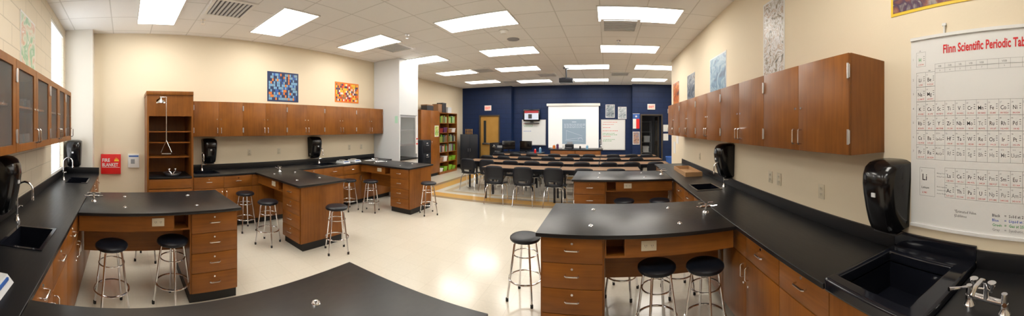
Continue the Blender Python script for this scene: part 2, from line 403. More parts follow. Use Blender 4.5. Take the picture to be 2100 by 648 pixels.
def drawer_front(par,x0,x1,z0,z1,pull=True,lock=True,m=None):
    cx=(x0+x1)/2; cz=(z0+z1)/2
    d=mk('drawer',B().box(x0-cx,-.02,z0-cz,x1-cx,-.001,z1-cz,bev=.002),m or woodX,parent=par,loc=(cx,0,cz))
    if pull: mk('handle',pull_mesh(False),chrome,parent=d,loc=(0,-.02,0 if z1-z0<.14 else .01))
    if lock: mk('lock',lockbm(B(),0,min((z1-z0)/2-.02,.055)),chrome,parent=d)
    return d
def base_cab(w,loc,rz,label,group,d=.55,kind='drawer_door',h=.868,side=1):
    o=thing('base_cabinet',label,'cabinet',loc,rz,group)
    x0,x1=-w/2+.0008,w/2-.0008; t=.018
    b=B().box(x0,0,.1,x0+t,d,h).box(x1-t,0,.1,x1,d,h).box(x0+t,0,.1,x1-t,d,.118).box(x0+t,d-.008,.118,x1-t,d,h)
    if kind=='drawer_door': b.box(x0+t,0,h-.02,x1-t,.02,h).box(x0+t,0,.66,x1-t,.02,.68)
    mk('body',b,woodV,parent=o)
    mk('toe_kick',B().box(x0,.06,0,x1,d,.0995),rubber,parent=o)
    if kind=='drawer_door':
        drawer_front(o,-w/2+.002,w/2-.002,.675,h-.004)
        z1=.668
    else: z1=h-.004
    dd=mk('door',B().box(-w/2+.002,-.02,.105,w/2-.002,-.001,z1,bev=.002),woodV,parent=o)
    mk('handle',pull_mesh(True),chrome,parent=dd,loc=(side*(w/2-.04),-.02,z1-.10))
    mk('lock',lockbm(B(),side*(w/2-.04),z1-.2),chrome,parent=dd)
    return o
bl='oak base cabinet with drawer and door'
def run(n,w,loc0,step,rz,label,group,kind='drawer_door',h=.868,d=.55):
    a=base_cab(w,loc0,rz,label,group,kind=kind,side=1,h=h,d=d); c=None
    for i in range(1,n):
        l=(loc0[0]+step[0]*i,loc0[1]+step[1]*i,0)
        if i%2==1:
            if c is None: c=base_cab(w,l,rz,label,group,kind=kind,side=-1,h=h,d=d)
            else: clone(c,l)
        else: clone(a,l)
run(11,.48,(1.06,1.18+.24,0),(0,.48),-PI/2,bl+' under the long sink counter','oak base cabinets under the sink counter')
run(3,.485,(1.06,-.275+.2425,0),(0,.485),-PI/2,'oak base cabinet with door under black sink','oak sink base cabinets',kind='door',h=.862)
run(9,.5155,(-4.88,1.115+.258,0),(0,.5155),PI/2,bl+' along the poster wall','oak base cabinets along the poster wall')
run(10,.478,(-.42-.239,-.46,0),(-.478,0),PI,bl+' along the block wall','oak base cabinets along the block wall')
# ------------------------------------------------------------------ worktops
ZT,ZB=.90,.87
def wtop(label,xs,ys,skip,splash=[],caps=[]):
    o=mk('lab_worktop',B().slab(xs,ys,ZB,ZT,skip),epoxy,label=label,cat='worktop',bevel=.003)
    for s_ in splash: mk('backsplash',B().box(*s_,bev=.002),epoxy,parent=o)
    return o
G=.002
wtop('long black epoxy counter with sinks on the block wall',[-5.2+G,-4.69,-4.27,-2.30,-1.89,-.40],[YB+G,-.82,-.53,-.43],{(1,1),(3,1)},[(-5.2+G,YB+G,ZT,-.40,YB+.02,1.0),(-5.2+G,YB+.02,ZT,-5.18,-.43,1.0)])
wtop('long black epoxy counter with sinks on the poster wall',[XL+G,-5.30,-4.98,-4.85],[1.115,1.17,1.59,3.73,4.15,5.75],{(1,1),(1,3)},[(XL+G,1.115,ZT,XL+.02,5.75,1.0)])
wtop('long black epoxy counter with a sink by cream wall',[1.0,1.10,1.42,XR-G],[1.18,3.63,4.03,6.46],{(1,1)},[(XR-.02,1.18,ZT,XR-G,6.46,1.0)])
wtop('short black epoxy counter holding the wrist blade faucet',[1.0,XR-G],[-.30,.618],set(),[(XR-.02,-.30,ZT,XR-G,.618,1.0)])
def cup_sink(x0,y0,x1,y1,label):
    o=thing('drop_in_sink',label,'sink',((x0+x1)/2,(y0+y1)/2,ZT-.2))
    hx,hy=(x1-x0)/2-.001,(y1-y0)/2-.001; t=.012; d=.2
    b=B().box(-hx,-hy,0,hx,hy,.012).box(-hx,-hy,.012,-hx+t,hy,d).box(hx-t,-hy,.012,hx,hy,d).box(-hx+t,-hy,.012,hx-t,-hy+t,d).box(-hx+t,hy-t,.012,hx-t,hy,d)
    mk('basin',b,epoxyG,parent=o)
    mk('rim',B().slab([-hx-.012,-hx+t,hx-t,hx+.012],[-hy-.012,-hy+t,hy-t,hy+.012],d,d+.006,{(1,1)}),epoxyG,parent=o)
    mk('drain',B().lathe([(0,.002),(.02,.002),(.026,.005),(.03,0)],c=(0,0,.012),seg=16),chrome,parent=o)
cup_sink(-2.30,-.82,-1.89,-.53,'black epoxy drop-in sink in the block wall counter')
cup_sink(-4.69,-.82,-4.27,-.53,'black epoxy drop-in sink near the window')
cup_sink(-5.30,1.17,-4.98,1.59,'black epoxy drop-in sink beside the shower cabinet')
cup_sink(-5.30,3.73,-4.98,4.15,'black epoxy drop-in sink along the poster wall')
cup_sink(1.10,3.63,1.42,4.03,'black epoxy drop-in sink under the towel dispenser')
def gooseneck(loc,rz,label,first=[None]):
    if first[0]: return clone(first[0],loc,rz,label)
    o=thing('gooseneck_faucet',label,'faucet',loc,rz,'chrome lab faucets')
    mk('faucet_base',B().lathe([(0,.05),(.014,.05),(.016,.03),(.026,.012),(.028,0)],seg=16),chrome,parent=o)
    P=[(0,0,.04),(0,0,.26)]+[(0,-.07+.07*math.cos(a),.26+.07*math.sin(a)) for a in [i*PI/8 for i in range(1,9)]]+[(0,-.14,.20)]
    mk('spout',B().tube(P,.009,seg=10).lathe([(0,-.02),(.011,-.02),(.013,.0),(.009,.012)],c=(0,-.14,.2),seg=10),chrome,parent=o)
    mk('handle',B().tube([(0,0,.10),(.07,0,.105)],.006).tube([(.07,-.03,.105),(.07,.03,.105)],.007),chrome,parent=o)
    first[0]=o; return o
gooseneck((-2.44,-.89,ZT),PI,'tall chrome gooseneck faucet behind the counter sink')
gooseneck((-4.48,-.90,ZT),PI,'tall chrome gooseneck faucet near the window')
gooseneck((-5.37,1.38,ZT),PI/2,'chrome gooseneck faucet beside the shower cabinet')
gooseneck((-5.37,3.94,ZT),PI/2,'chrome gooseneck faucet along the poster wall')
gooseneck((1.50,3.75,ZT),-PI/2,'chrome gooseneck faucet under the towel dispenser')
# ------------------------------------------------------------------ islands
def turret(loc,rz,label,first=[None]):
    if first[0]: return clone(first[0],loc,rz,label)
    o=thing('gas_turret',label,'gas tap',loc,rz,'bench gas taps')
    mk('turret_base',B().lathe([(0,.06),(.012,.06),(.015,.045),(.017,.02),(.03,.008),(.032,0)],seg=16),chrome,parent=o)
    mk('valve_body',B().tube([(-.05,0,.055),(.05,0,.055)],.012).lathe([(0,.02),(.014,.018),(.016,0),(0,0)],c=(0,0,.06),seg=12),chrome,parent=o)
    for s_ in (-1,1):
        mk('nozzle',B().tube([(s_*.045,0,.055),(s_*.075,-.02,.06),(s_*.10,-.035,.068)],.006,rs=[.009,.007,.005]),chrome,parent=o)
        mk('handle',B().tube([(s_*.045,0,.06),(s_*.045,0,.085)],.005).tube([(s_*.045-.025,0,.088),(s_*.045+.025,0,.088)],.006),chrome,parent=o)
    first[0]=o; return o
def outlet(par,loc,rz=0,w=.115,h=.075,m=None,name='outlet'):
    o=mk(name,B().box(-w/2,-.006,-h/2,w/2,0,h/2,bev=.002),m or ivory,parent=par,loc=loc,rz=rz)
    for c in (-.024,.024):
        cx,cz=(c,0) if w>h else (0,c)
        mk('socket',B().box(cx-.017,-.0085,cz-.014,cx+.017,-.0061,cz+.014,bev=.001).box(cx-.008,-.0092,cz-.002,cx-.005,-.0087,cz+.009,m=1).box(cx+.005,-.0092,cz-.002,cx+.008,-.0087,cz+.009,m=1).box(cx-.002,-.0092,cz-.010,cx+.002,-.0087,cz-.006,m=1),[ivory,dgrey],parent=o)
    return o
def pedestal(loc,rz,w,d,label):
    o=thing('drawer_cabinet',label,'cabinet',loc,rz,'four-drawer bench pedestals')
    mk('body',B().box(-w/2,0,.1,w/2,d,.868),woodV,parent=o)
    mk('toe_kick',B().box(-w/2+.002,.03,0,w/2-.002,d,.0995),rubber,parent=o)
    hs=(.868-.11)/4
    for i in range(4): drawer_front(o,-w/2+.015,w/2-.015,.108+i*hs,.104+(i+1)*hs)
    return o
def island(org,rz,L,D,ped,desc):
    R=Matrix.Rotation(rz,3,'Z'); 
    def Wp(x,y,z=0):
        v=R@Vector((x,y,z)); return (org[0]+v.x,org[1]+v.y,z)
    sgn=1 if ped=='right' else -1
    o=thing('lab_worktop','black epoxy island worktop '+desc,'worktop',Wp(L/2,D/2,ZB),rz)
    mk('slab',B().box(-L/2,-D/2,0,L/2,D/2,ZT-ZB,bev=.004),epoxy,parent=o)
    fx=lambda t: sgn*(L/2-t)
    for t in (.40,1.12):
        for y in (-D/2+.22,D/2-.22):
            mk('service_cap',B().lathe([(0,.012),(.007,.011),(.008,.004),(.018,.004),(.021,0)],c=(fx(t),y,ZT-ZB),seg=16),chrome,parent=o)
    pw=.48
    px=(L-.03-pw/2) if ped=='right' else (.03+pw/2)
    dd=(D-.10)/2
    pedestal(Wp(px,.05),rz,pw,dd-.001,'oak four-drawer pedestal '+desc)
    pedestal(Wp(px,D-.05),rz+PI,pw,dd-.001,'oak four-drawer pedestal '+desc)
    a0,a1=(0.002,L-.03-pw-.002) if ped=='right' else (.03+pw+.002,L-.002)
    w=a1-a0; cx=(a0+a1)/2
    o=thing('bench_apron','oak apron frame with outlet '+desc,'bench frame',Wp(cx,D/2),rz)
    cub=.16
    for k in (0,1):
        y0=-D/2+.05
        rzz=PI*k
        s2=sgn if k==0 else -sgn
        xa,xb=(-w/2,w/2-cub) if s2>0 else (-w/2+cub,w/2)
        mk('apron_panel',B().box(xa,y0,.715,xb,y0+.02,.868),woodX,parent=o,rz=rzz)
        xc0,xc1=(w/2-cub,w/2) if s2>0 else (-w/2,-w/2+cub)
        c=B().box(xc0,y0,.715,xc1,y0+.2,.73).box(xc0,y0,.855,xc1,y0+.2,.868).box(xc0,y0,.73,xc0+.012,y0+.2,.855).box(xc1-.012,y0,.73,xc1,y0+.2,.855).box(xc0+.012,y0+.19,.73,xc1-.012,y0+.2,.855)
        mk('cubby',c,woodX,parent=o,rz=rzz)
        ox=(xb-.14) if s2>0 else (xa+.17)
        if k==0: outlet(o,(ox,y0,.80),0)
    mk('service_panel',B().box(-w/2,-.06,.40,w/2,.06,.70),woodX,parent=o)
    turret(Wp(.10 if ped=='right' else L-.10,D/2,0)[:2]+(ZT,),rz,'chrome gas tap on worktop '+desc)
island((-.53,2.23),0,1.525,.92,'left','by the sink counter')
island((-.53,4.57),0,1.525,.90,'left','beside the wooden tray counter')
island((-2.80,-.425),PI/2,1.55,.90,'right','beside the block wall counter')
island((-.49,-.425),PI/2,1.63,.85,'right','with one clear open side')
island((-4.848,2.20),0,1.40,.85,'right','joining the poster wall counter')
island((-4.848,4.65),0,1.36,.85,'right','near the fume hood')
# ------------------------------------------------------------------ raised black sink unit
o=thing('eyewash_sink','deep glossy black epoxy sink with raised rim','sink',(1.31,.90,0))
mk('rim',B().slab([-.31,-.235,.19,.308],[-.280,-.175,.240,.278],.864,.935,{(1,1)}),epoxyG,parent=o,bevel=.016,bseg=4)
mk('basin',B().box(-.235,-.175,.70,.19,.240,.712).box(-.245,-.185,.70,-.235,.250,.864).box(.19,-.185,.70,.20,.250,.864).box(-.235,-.185,.70,.19,-.175,.864).box(-.235,.240,.70,.19,.250,.864),epoxyG,parent=o)
mk('backsplash',B().box(.288,-.28,.9355,.308,.278,1.02,bev=.003),epoxyG,parent=o)
mk('drain',B().lathe([(0,.003),(.03,.003),(.036,.006),(.04,0)],c=(-.02,.03,.712),seg=18),chrome,parent=o)
o=thing('wrist_blade_faucet','chrome double-handle faucet with wrist blades on black counter','faucet',(1.26,.44,ZT),-PI/2-.12)
o.scale=(.85,.85,.85)
mk('faucet_body',B().tube([(-.11,0,.05),(.11,0,.05)],.016,seg=12).lathe([(0,.05),(.02,.05),(.022,.02),(.032,.006),(.034,0)],c=(-.1,0,0),seg=16).lathe([(0,.05),(.02,.05),(.022,.02),(.032,.006),(.034,0)],c=(.1,0,0),seg=16),chrome,parent=o)
mk('spout',B().tube([(0,0,.05),(0,0,.11),(0,-.02,.15),(0,-.06,.17),(0,-.12,.165),(0,-.16,.14)],.012,seg=12,rs=[.018,.015,.013,.012,.012,.013]),chrome,parent=o)
for s_ in (-1,1):
    mk('handle',B().lathe([(0,.1),(.016,.098),(.02,.06),(.017,.05)],c=(s_*.1,0,0),seg=14).tube([(s_*.1,0,.09),(s_*.12,-.05,.10),(s_*.15,-.12,.115)],.008,rs=[.008,.007,.011]),chrome,parent=o)
    mk('eyewash_head',B().tube([(0,0,.10),(s_*.04,-.03,.11),(s_*.05,-.04,.14)],.006).lathe([(.010,0),(.022,.02),(.022,.028),(0,.028)],c=(s_*.05,-.04,.135),seg=14),chrome,parent=o)
# ------------------------------------------------------------------ stools
def stool(x,y,a,first=[None]):
    if first[0]: return clone(first[0],(x,y,0),a)
    o=thing('lab_stool','round black seat lab stool with splayed chrome legs','stool',(x,y,0),a,'chrome lab stools')
    mk('seat',B().lathe([(0,.62),(.10,.622),(.135,.617),(.15,.605),(.152,.59),(.145,.578),(.12,.572),(0,.572)],seg=28),black,parent=o)
    for k in range(4):
        t=PI/4+k*PI/2; c,s_=math.cos(t),math.sin(t)
        l=mk('leg',B().tube([(.09*c,.09*s_,.575),(.11*c,.11*s_,.54),(.185*c,.185*s_,.012)],.0105,seg=10),chrome,parent=o)
        mk('foot_tip',B().lathe([(0,0),(.014,0),(.014,.03),(.011,.032)],c=(.186*c,.186*s_,0),seg=10),rubber,parent=l)
    rr=.161
    mk('foot_ring',B().tube([(rr*math.cos(i*PI/14),rr*math.sin(i*PI/14),.20) for i in range(28)],.0085,seg=8,closed=True),chrome,parent=o)
    mk('upper_ring',B().tube([(.118*math.cos(i*PI/14),.118*math.sin(i*PI/14),.44) for i in range(28)],.006,seg=8,closed=True),chrome,parent=o)
    first[0]=o; return o
for i,p in enumerate([(-2.84,-.12),(-2.92,.46),(-3.95,.30),(-4.66,1.93),(-3.99,2.01),(-3.22,2.66),(-4.66,4.18),(-4.28,4.42),(-3.27,4.98),(-.80,2.93),(.387,2.37),(.76,2.30),(.15,3.12),(.72,3.08),(.25,4.52),(.77,4.47)]):
    stool(p[0],p[1],.3+i*.47)
# ------------------------------------------------------------------ towel dispensers
def dispenser(loc,rz,label,first=[None]):
    if first[0]: return clone(first[0],loc,rz,label)
    o=thing('towel_dispenser',label,'dispenser',loc,rz,'paper towel dispensers')
    b=B(); prof=[(0,0),(-.12,.0),(-.150,.015),(-.172,.06),(-.195,.14),(-.215,.24),(-.222,.31),(-.215,.37),(-.19,.415),(-.15,.438),(-.09,.448),(0,.45)]
    n=9; xs=[]; sc=[]
    for i in range(n):
        u_=-1+2*i/(n-1); xs.append(.13*math.sin(u_*PI/2)); sc.append((1-abs(math.sin(u_*PI/2))**5*.22))
    rows=[[b.bm.verts.new((x*(1-.14*(1-z/.45)),y*k,.225+(z-.225)*(.5+.5*k) if k<1 else z)) for y,z in prof] for x,k in zip(xs,sc)]
    for r1,r2 in zip(rows,rows[1:]):
        for k in range(len(prof)-1): b.bm.faces.new([r1[k],r1[k+1],r2[k+1],r2[k]])
        b.bm.faces.new([r1[-1],r1[0],r2[0],r2[-1]])
    b.bm.faces.new(rows[0]); b.bm.faces.new(rows[-1][::-1])
    mk('cover',b,blackG,parent=o)
    mk('towel_slot',B().box(-.09,-.11,-.012,.09,-.03,-.001,bev=.002),dgrey,parent=o)
    mk('dial',B().lathe([(0,.008),(.015,.008),(.018,0)],c=(-.113,-.08,.08),seg=14,M=Matrix.Rotation(-PI/2,3,'Y')),grey,parent=o)
    mk('badge',B().box(-.015,-.2225,.235,.015,-.2155,.26),lgrey,parent=o)
    first[0]=o; return o
dispenser((XR,1.19,1.034),-PI/2,'large black paper towel dispenser beside the wall chart')
dispenser((XR,3.80,1.02),-PI/2,'black paper towel dispenser above the counter sink')
dispenser((-2.22,YB,1.02),PI,'black paper towel dispenser on the cream block wall')
dispenser((-5.2,-.85,1.02),PI/2,'black paper towel dispenser on the white pilaster')
dispenser((XL,1.52,1.03),PI/2,'black paper towel dispenser beside the shower cabinet')
dispenser((XL,3.83,1.03),PI/2,'black paper towel dispenser under the oak cabinets')
def wall_outlet(loc,rz,first=[None]):
    if first[0]: return clone(first[0],loc,rz)
    o=thing('wall_outlet','ivory duplex electrical outlet plate on the wall','outlet',loc,rz,'wall outlets')
    outlet(o,(0,0,0),0,.075,.12,name='cover_plate'); first[0]=o; return o
for y,z in [(1.93,1.16),(2.58,1.17),(2.75,1.17),(5.2,1.17)]: wall_outlet((XR,y,z),-PI/2)
for y in (2.35,3.0,4.9,5.3): wall_outlet((XL,y,1.2),PI/2)
# ------------------------------------------------------------------ safety shower cabinet
o=thing('shower_cabinet','tall oak cabinet with open shelves and eyewash ledge','cabinet',(-4.88,.735,0),PI/2)
w=.755; x0,x1=-w/2,w/2; d=.575; t=.03
mk('body',B().box(x0,0,.1,x0+t,d,2.25).box(x1-t,0,.1,x1,d,2.25).box(x0+t,d-.01,.1,x1-t,d,2.25).box(x0-.01,-.02,2.2,x1-.001,d,2.26,bev=.004).box(x0+t,0,.1,x1-t,d-.02,.12),woodV,parent=o)
mk('header_panel',B().box(x0+t,.0,1.86,x1-t,.02,2.2),woodV,parent=o)
for z in (1.60,1.42,1.18): mk('shelf',B().box(x0+t,.05 if z>1.5 else .12,z,x1-t,d-.01,z+.02),woodX,parent=o)
mk('ledge',B().box(x0+t,-.03,.86,x1-t,d-.01,.89,bev=.003),epoxy,parent=o)
mk('toe_kick',B().box(x0,.06,0,x1,d,.0995),rubber,parent=o)
drawer_front(o,x0+t,x1-t,.70,.85,pull=False,lock=False)
mk('door',B().box(x0+t,-.02,.105,x1-t,-.001,.69,bev=.002),woodV,parent=o)
o=thing('safety_shower','chrome overhead safety shower with triangular pull handle','shower',(-4.88,.60,1.86),PI/2)
mk('supply_pipe',B().tube([(-.05,0,.24),(-.05,-.05,.28),(-.05,-.22,.285),(-.05,-.26,.27),(-.05,-.27,.23)],.015,seg=10).lathe([(0,-.012),(.04,-.012),(.04,0),(0,0)],c=(-.05,-.0,.24),seg=14,M=Matrix.Rotation(PI/2,3,'X')),chrome,parent=o)
mk('shower_head',B().lathe([(.012,.25),(.03,.235),(.075,.20),(.08,.185),(0,.18)],c=(-.05,-.27,0),seg=24),chrome,parent=o)
mk('pull_rod',B().tube([(.04,-.2,.285),(.04,-.2,-.38)],.007).tube([(-.05,-.2,.285),(.04,-.2,.285)],.007),chrome,parent=o)
mk('pull_handle',B().tube([(.04,-.2,-.38),(-.04,-.2,-.56),(-.03,-.2,-.585),(.11,-.2,-.585),(.12,-.2,-.56)],.010,closed=True),chrome,parent=o)
o=thing('eyewash_station','chrome eyewash bowl with twin nozzles on the ledge','eyewash',(-4.98,.78,.89),PI/2)
mk('bowl',B().lathe([(0,.01),(.10,.02),(.15,.055),(.155,.055),(.11,.008),(.03,0),(0,0)],seg=24),steel,parent=o)
for s_ in (-1,1): mk('nozzle',B().tube([(0,0,.012),(s_*.03,0,.06),(s_*.05,0,.075),(s_*.05,0,.10)],.007).lathe([(.01,.095),(.02,.11),(.02,.12),(0,.12)],c=(s_*.05,0,0),seg=12),chrome,parent=o)
# ------------------------------------------------------------------ fume hood
o=thing('fume_hood','tall white fume hood enclosure reaching the ceiling','fume hood',(-4.62,6.14,0),PI/2)
w=.78; d=.83
mk('enclosure',B().box(-w/2,0,1.98,w/2,d,3.345).box(-w/2,0,0,-w/2+.04,d,1.98).box(w/2-.04,0,0,w/2,d,1.98).box(-w/2+.04,d-.03,0,w/2-.04,d,1.98),mat('hood_white',(.70,.73,.76),.4),parent=o)
mk('work_surface',B().box(-w/2+.04,-.03,.87,w/2-.04,d-.03,.90),epoxy,parent=o)
mk('base',B().box(-w/2+.04,.02,.1,w/2-.04,d-.03,.87),white,parent=o)
mk('sash_frame',B().slab([-.345,-.31,.26,.29],[1.22,1.26,1.60,1.62,1.92,1.97],.01,.03,{(1,1),(1,3)},axis='y'),steel,parent=o)
mk('sash_glass',B().box(-.31,.018,1.26,.26,.022,1.92),glass,parent=o)
for z0,z1 in ((.92,1.3),(1.34,1.9)): mk('baffle',B().box(-.33,d-.12,z0,.33,d-.10,z1),white,parent=o)
mk('control_panel',B().box(.292,-.008,1.0,.345,.03,1.97),white,parent=o)
for z in (1.25,1.38): mk('valve_knob',B().lathe([(0,.03),(.015,.03),(.018,0)],c=(.32,-.008,z),seg=12,M=Matrix.Rotation(PI/2,3,'X')),red,parent=o)
mk('notice_sheet',B().box(-4.75,5.745,1.78,-4.66,5.748,1.95),mat('notice_green',(.45,.75,.6),.6),label='small green notice taped to the fume hood',cat='notice')
# ------------------------------------------------------------------ posters
def poster(name,loc,rz,w,h,border,pal,nx,ny,label,cat='poster',bd=.03):
    o=mk(name,B().box(-w/2,-.004,0,w/2,0,h),border,loc=loc,rz=rz,label=label,cat=cat)
    b=B(); iw,ih=w-2*bd,h-2*bd
    for i in range(nx):
        for j in range(ny):
            a=-iw/2+iw*i/nx; c=-iw/2+iw*(i+1)/nx; z0=bd+ih*j/ny; z1=bd+ih*(j+1)/ny; g=.06*iw/nx
            b.quad([(a+g,-.0055,z0+g),(c-g,-.0055,z0+g),(c-g,-.0055,z1-g),(a+g,-.0055,z1-g)],random.randrange(len(pal)))
    mk('printed_area',b,pal,parent=o,smooth=False)
    return o
navyP=mat('poster_navy',(.02,.04,.12),.5); paleP=mat('poster_pale_blue',(.25,.4,.5),.5)
poster('element_poster',(XL,3.10,2.20),PI/2,.73,.60,navyP,[navyP,lblue,paleP,navyP,navyP,lblue,orange,blue],18,10,'dark blue illustrated element chart with small coloured cells')
poster('comic_poster',(XL,4.83,2.26),PI/2,.75,.47,orange,[yellow,orange,brown,red,yellow,whiteP,navyP],16,8,'orange and yellow illustrated chart poster')
treeM=picture('tree_photo',[(.05,.04,.03),(.30,.24,.16),(.75,.76,.78),(.35,.22,.12),(.8,.8,.78)],9,2)
def photo(name,loc,rz,w,h,m,label,border=whiteP,bd=.02,cat='poster'):
    o=mk(name,B().box(-w/2,-.004,0,w/2,0,h),border,loc=loc,rz=rz,label=label,cat=cat)
    mk('printed_area',B().quad([(-w/2+bd,-.0055,bd),(w/2-bd,-.0055,bd),(w/2-bd,-.0055,h-bd),(-w/2+bd,-.0055,h-bd)]),m,parent=o,smooth=False); return o
photo('tall_poster',(XR,2.69,2.20),-PI/2,.42,.80,treeM,'tall curling poster with a mottled brown and white photograph')
photo('sea_poster',(XR,4.30,2.19),-PI/2,.70,.57,picture('blue_photo',[(.03,.07,.15),(.10,.22,.35),(.30,.42,.50),(.06,.14,.28)],5),'blue glossy photograph poster above the cabinets')
photo('landscape_poster',(XR,5.78,2.2),-PI/2,.55,.52,picture('night_photo',[(.02,.03,.05),(.05,.08,.14),(.3,.32,.35),(.10,.06,.04)],6),'dark photograph poster above the cabinets',bd=.005)
photo('fire_poster',(XR,7.08,2.2),-PI/2,.62,.54,picture('orange_photo',[(.03,.02,.02),(.5,.10,.02),(.8,.3,.05),(.1,.04,.02)],5),'orange and black photograph poster',bd=.005)
photo('map_poster',(-3.12,YB,2.30),PI,.5,.56,picture('map_print',[(.8,.8,.75),(.25,.5,.3),(.72,.72,.6),(.65,.4,.28),(.8,.8,.8)],5,1),'pale map poster with green patches on the block wall')
photo('food_poster',(XR,.86,2.41),-PI/2,.72,.55,picture('fruit_photo',[(.04,.03,.03),(.4,.36,.34),(.30,.12,.08),(.08,.05,.1),(.6,.55,.45)],5),'framed photograph poster with a yellow border',border=yellow,bd=.018)
for y,z in ((6.95,1.30),(7.25,1.05)): photo('wall_notice',(XR,y,z),-PI/2,.22,.28,whiteP,'white printed notice on the cream wall end',cat='notice')
# fire blanket box
o=thing('fire_blanket_box','red wall box with white lettering and flame icon','safety box',(XL,-.24,.86),PI/2)
mk('box_shell',B().box(-.175,-.07,0,.175,0,.345,bev=.006),red,parent=o)
b=B(); text_bm([('FIRE',-.155,.215,.085,'LEFT',.9,.02),('BLANKET',-.155,.135,.085,'LEFT',.78,.02)],b)
b.box(-.155,-.001,.115,.155,0,.12)
mk('lettering',b,whiteP,parent=o,loc=(0,-.0715,0),smooth=False)
b=B()
for k,(x,h_) in enumerate([(.07,.05),(.09,.075),(.112,.06),(.13,.04)]): b.quad([(x-.012,0,.225),(x+.012,0,.225),(x+.008,0,.225+h_*.5),(x,0,.225+h_)])
mk('flame_icon',b,yellow,parent=o,loc=(0,-.0715,0),smooth=False)
o=thing('goggle_case','small white wall box with a blue printed band','safety box',(XL,.16,.97),PI/2)
mk('box_shell',B().box(-.10,-.05,0,.10,0,.24,bev=.006),white,parent=o)
mk('blue_band',B().box(-.085,-.053,.19,.085,-.0505,.215),blue,parent=o)
mk('picture_label',B().box(-.05,-.053,.07,.02,-.0505,.15),grey,parent=o)
# ------------------------------------------------------------------ periodic chart
CH=1.155
o=thing('periodic_table_chart','large white hanging periodic table with red title and element grid','chart',(XR-.004,1.06,1.08),-PI/2)
CW=1.34
mk('chart_sheet',B().box(0,-.003,0,CW,0,CH).box(0,-.012,CH-.012,CW,.0,CH+.006).box(0,-.012,-.006,CW,0,.012),whiteP,parent=o)
mk('hanging_hook',B().tube([(.235,-.004,CH),(.235,-.004,CH+.055)],.007).box(.222,-.01,CH+.05,.248,-.002,CH+.065),white,parent=o)
E="H He Li Be B C N O F Ne Na Mg Al Si P S Cl Ar K Ca Sc Ti V Cr Mn Fe Co Ni Cu Zn Ga Ge As Se Br Kr Rb Sr Y Zr Nb Mo Tc Ru Rh Pd Ag Cd In Sn Sb Te I Xe Cs Ba La-Lu Hf Ta W Re Os Ir Pt Au Hg Tl Pb Bi Po At Rn Fr Ra Ac-Lr Rf Db Sg Bh Hs Mt Uun Uuu Uub".split()
cells=[]
def addrow(z,syms,cols,nums):
    for s_,c,n in zip(syms,cols,nums): cells.append((s_,c,z,n))
zr=[1.01,.885,.797,.706,.619,.530,.443]
addrow(zr[0],["H","He"],[0,17],[1,2])
addrow(zr[1],"Li Be B C N O F Ne".split(),[0,1]+list(range(12,18)),range(3,11))
addrow(zr[2],"Na Mg Al Si P S Cl Ar".split(),[0,1]+list(range(12,18)),range(11,19))
addrow(zr[3],E[18:36],range(18),range(19,37))
addrow(zr[4],E[36:54],range(18),range(37,55))
addrow(zr[5],E[54:72],range(18),[55,56,'57-71']+list(range(72,87)))
addrow(zr[6],E[72:],range(12),[87,88,'89-103']+list(range(104,113)))
LA="La Ce Pr Nd Pm Sm Eu Gd Tb Dy Ho Er Tm Yb Lu".split(); AC="Ac Th Pa U Np Pu Am Cm Bk Cf Es Fm Md No Lr".split()
addrow(.312,LA,[i+3 for i in range(15)],range(57,72)); addrow(.225,AC,[i+3 for i in range(15)],range(89,104))
MS={1:'1.00794',3:'6.941',4:'9.01218',11:'22.98977',12:'24.3050',19:'39.0983',20:'40.078',21:'44.95591',22:'47.867',23:'50.9415',24:'51.9961',25:'54.93805',26:'55.845',27:'58.93320',28:'58.6934',37:'85.4678',38:'87.62',39:'88.90585',40:'91.224',41:'92.90638',42:'95.94',43:'98.9072',44:'101.07',45:'102.9055',46:'106.42',55:'132.9054',56:'137.327',72:'178.49',73:'180.9479',74:'183.84',75:'186.207',76:'190.23',77:'192.217',78:'195.078',87:'223.0197',88:'226.0254',57:'138.9055',58:'140.116',59:'140.9076',60:'144.24',61:'144.9127',62:'150.36',63:'151.964',89:'227.0277',90:'232.0381',91:'231.0359',92:'238.0289',93:'237.0482',94:'244.0642',95:'243.0614'}
cxo=.073; cw=.066
colx=lambda c: cxo+cw*c
tb,tr,tn,tg=B(),B(),B(),B()
gr=B()
def gridq(x0,z0,x1,z1,t=.0014):
    gr.quad([(x0,0,z0),(x1,0,z0),(x1,0,z0+t),(x0,0,z0+t)]); gr.quad([(x0,0,z1),(x1,0,z1),(x1,0,z1+t),(x0,0,z1+t)])
    gr.quad([(x0,0,z0),(x0+t,0,z0),(x0+t,0,z1),(x0,0,z1)]); gr.quad([(x1,0,z0),(x1+t,0,z0),(x1+t,0,z1+t),(x1,0,z1+t)])
hollow={'Tc','Pm','Rf','Db','Sg','Bh','Hs','Mt','Np','Pu','Am','Cm','Uun','Uuu','Uub'}
for s_,c,z,n in cells:
    x=colx(c)
    gridq(x-cw/2,z-.031,x+cw/2,z+.056)
    tgt=tb if s_ not in hollow else tn
    if s_=='H': tgt=tg
    text_bm([(s_,x-.006,z,.032 if len(s_)<4 else .023,'CENTER',.85 if len(s_)<4 else .8,.004)],tgt)
    if x<.75:
        text_bm([(str(n),x-.022 if len(str(n))<3 else x-.012,z+.036,.012,'CENTER',1,0)],tn,res=1)
        if n in MS: text_bm([(MS[n],x,z-.023,.0125,'CENTER',1,0)],tr,res=1)
        for q in range(3): gr.quad([(x+.018,0,z+.012*q+.004),(x+.027,0,z+.012*q+.004),(x+.027,0,z+.012*q+.008),(x+.018,0,z+.012*q+.008)])
text_bm([('Flinn Scientific Periodic Table of the Elements',.225,1.045,.070,'LEFT',.632,.028)],tr,res=3)
hd=['IA','IIA','IIIB','IVB','VB','VIB','VIIB','','VIIIB','','IB','IIB','IIIA','IVA','VA','VIA','VIIA','VIIIA']
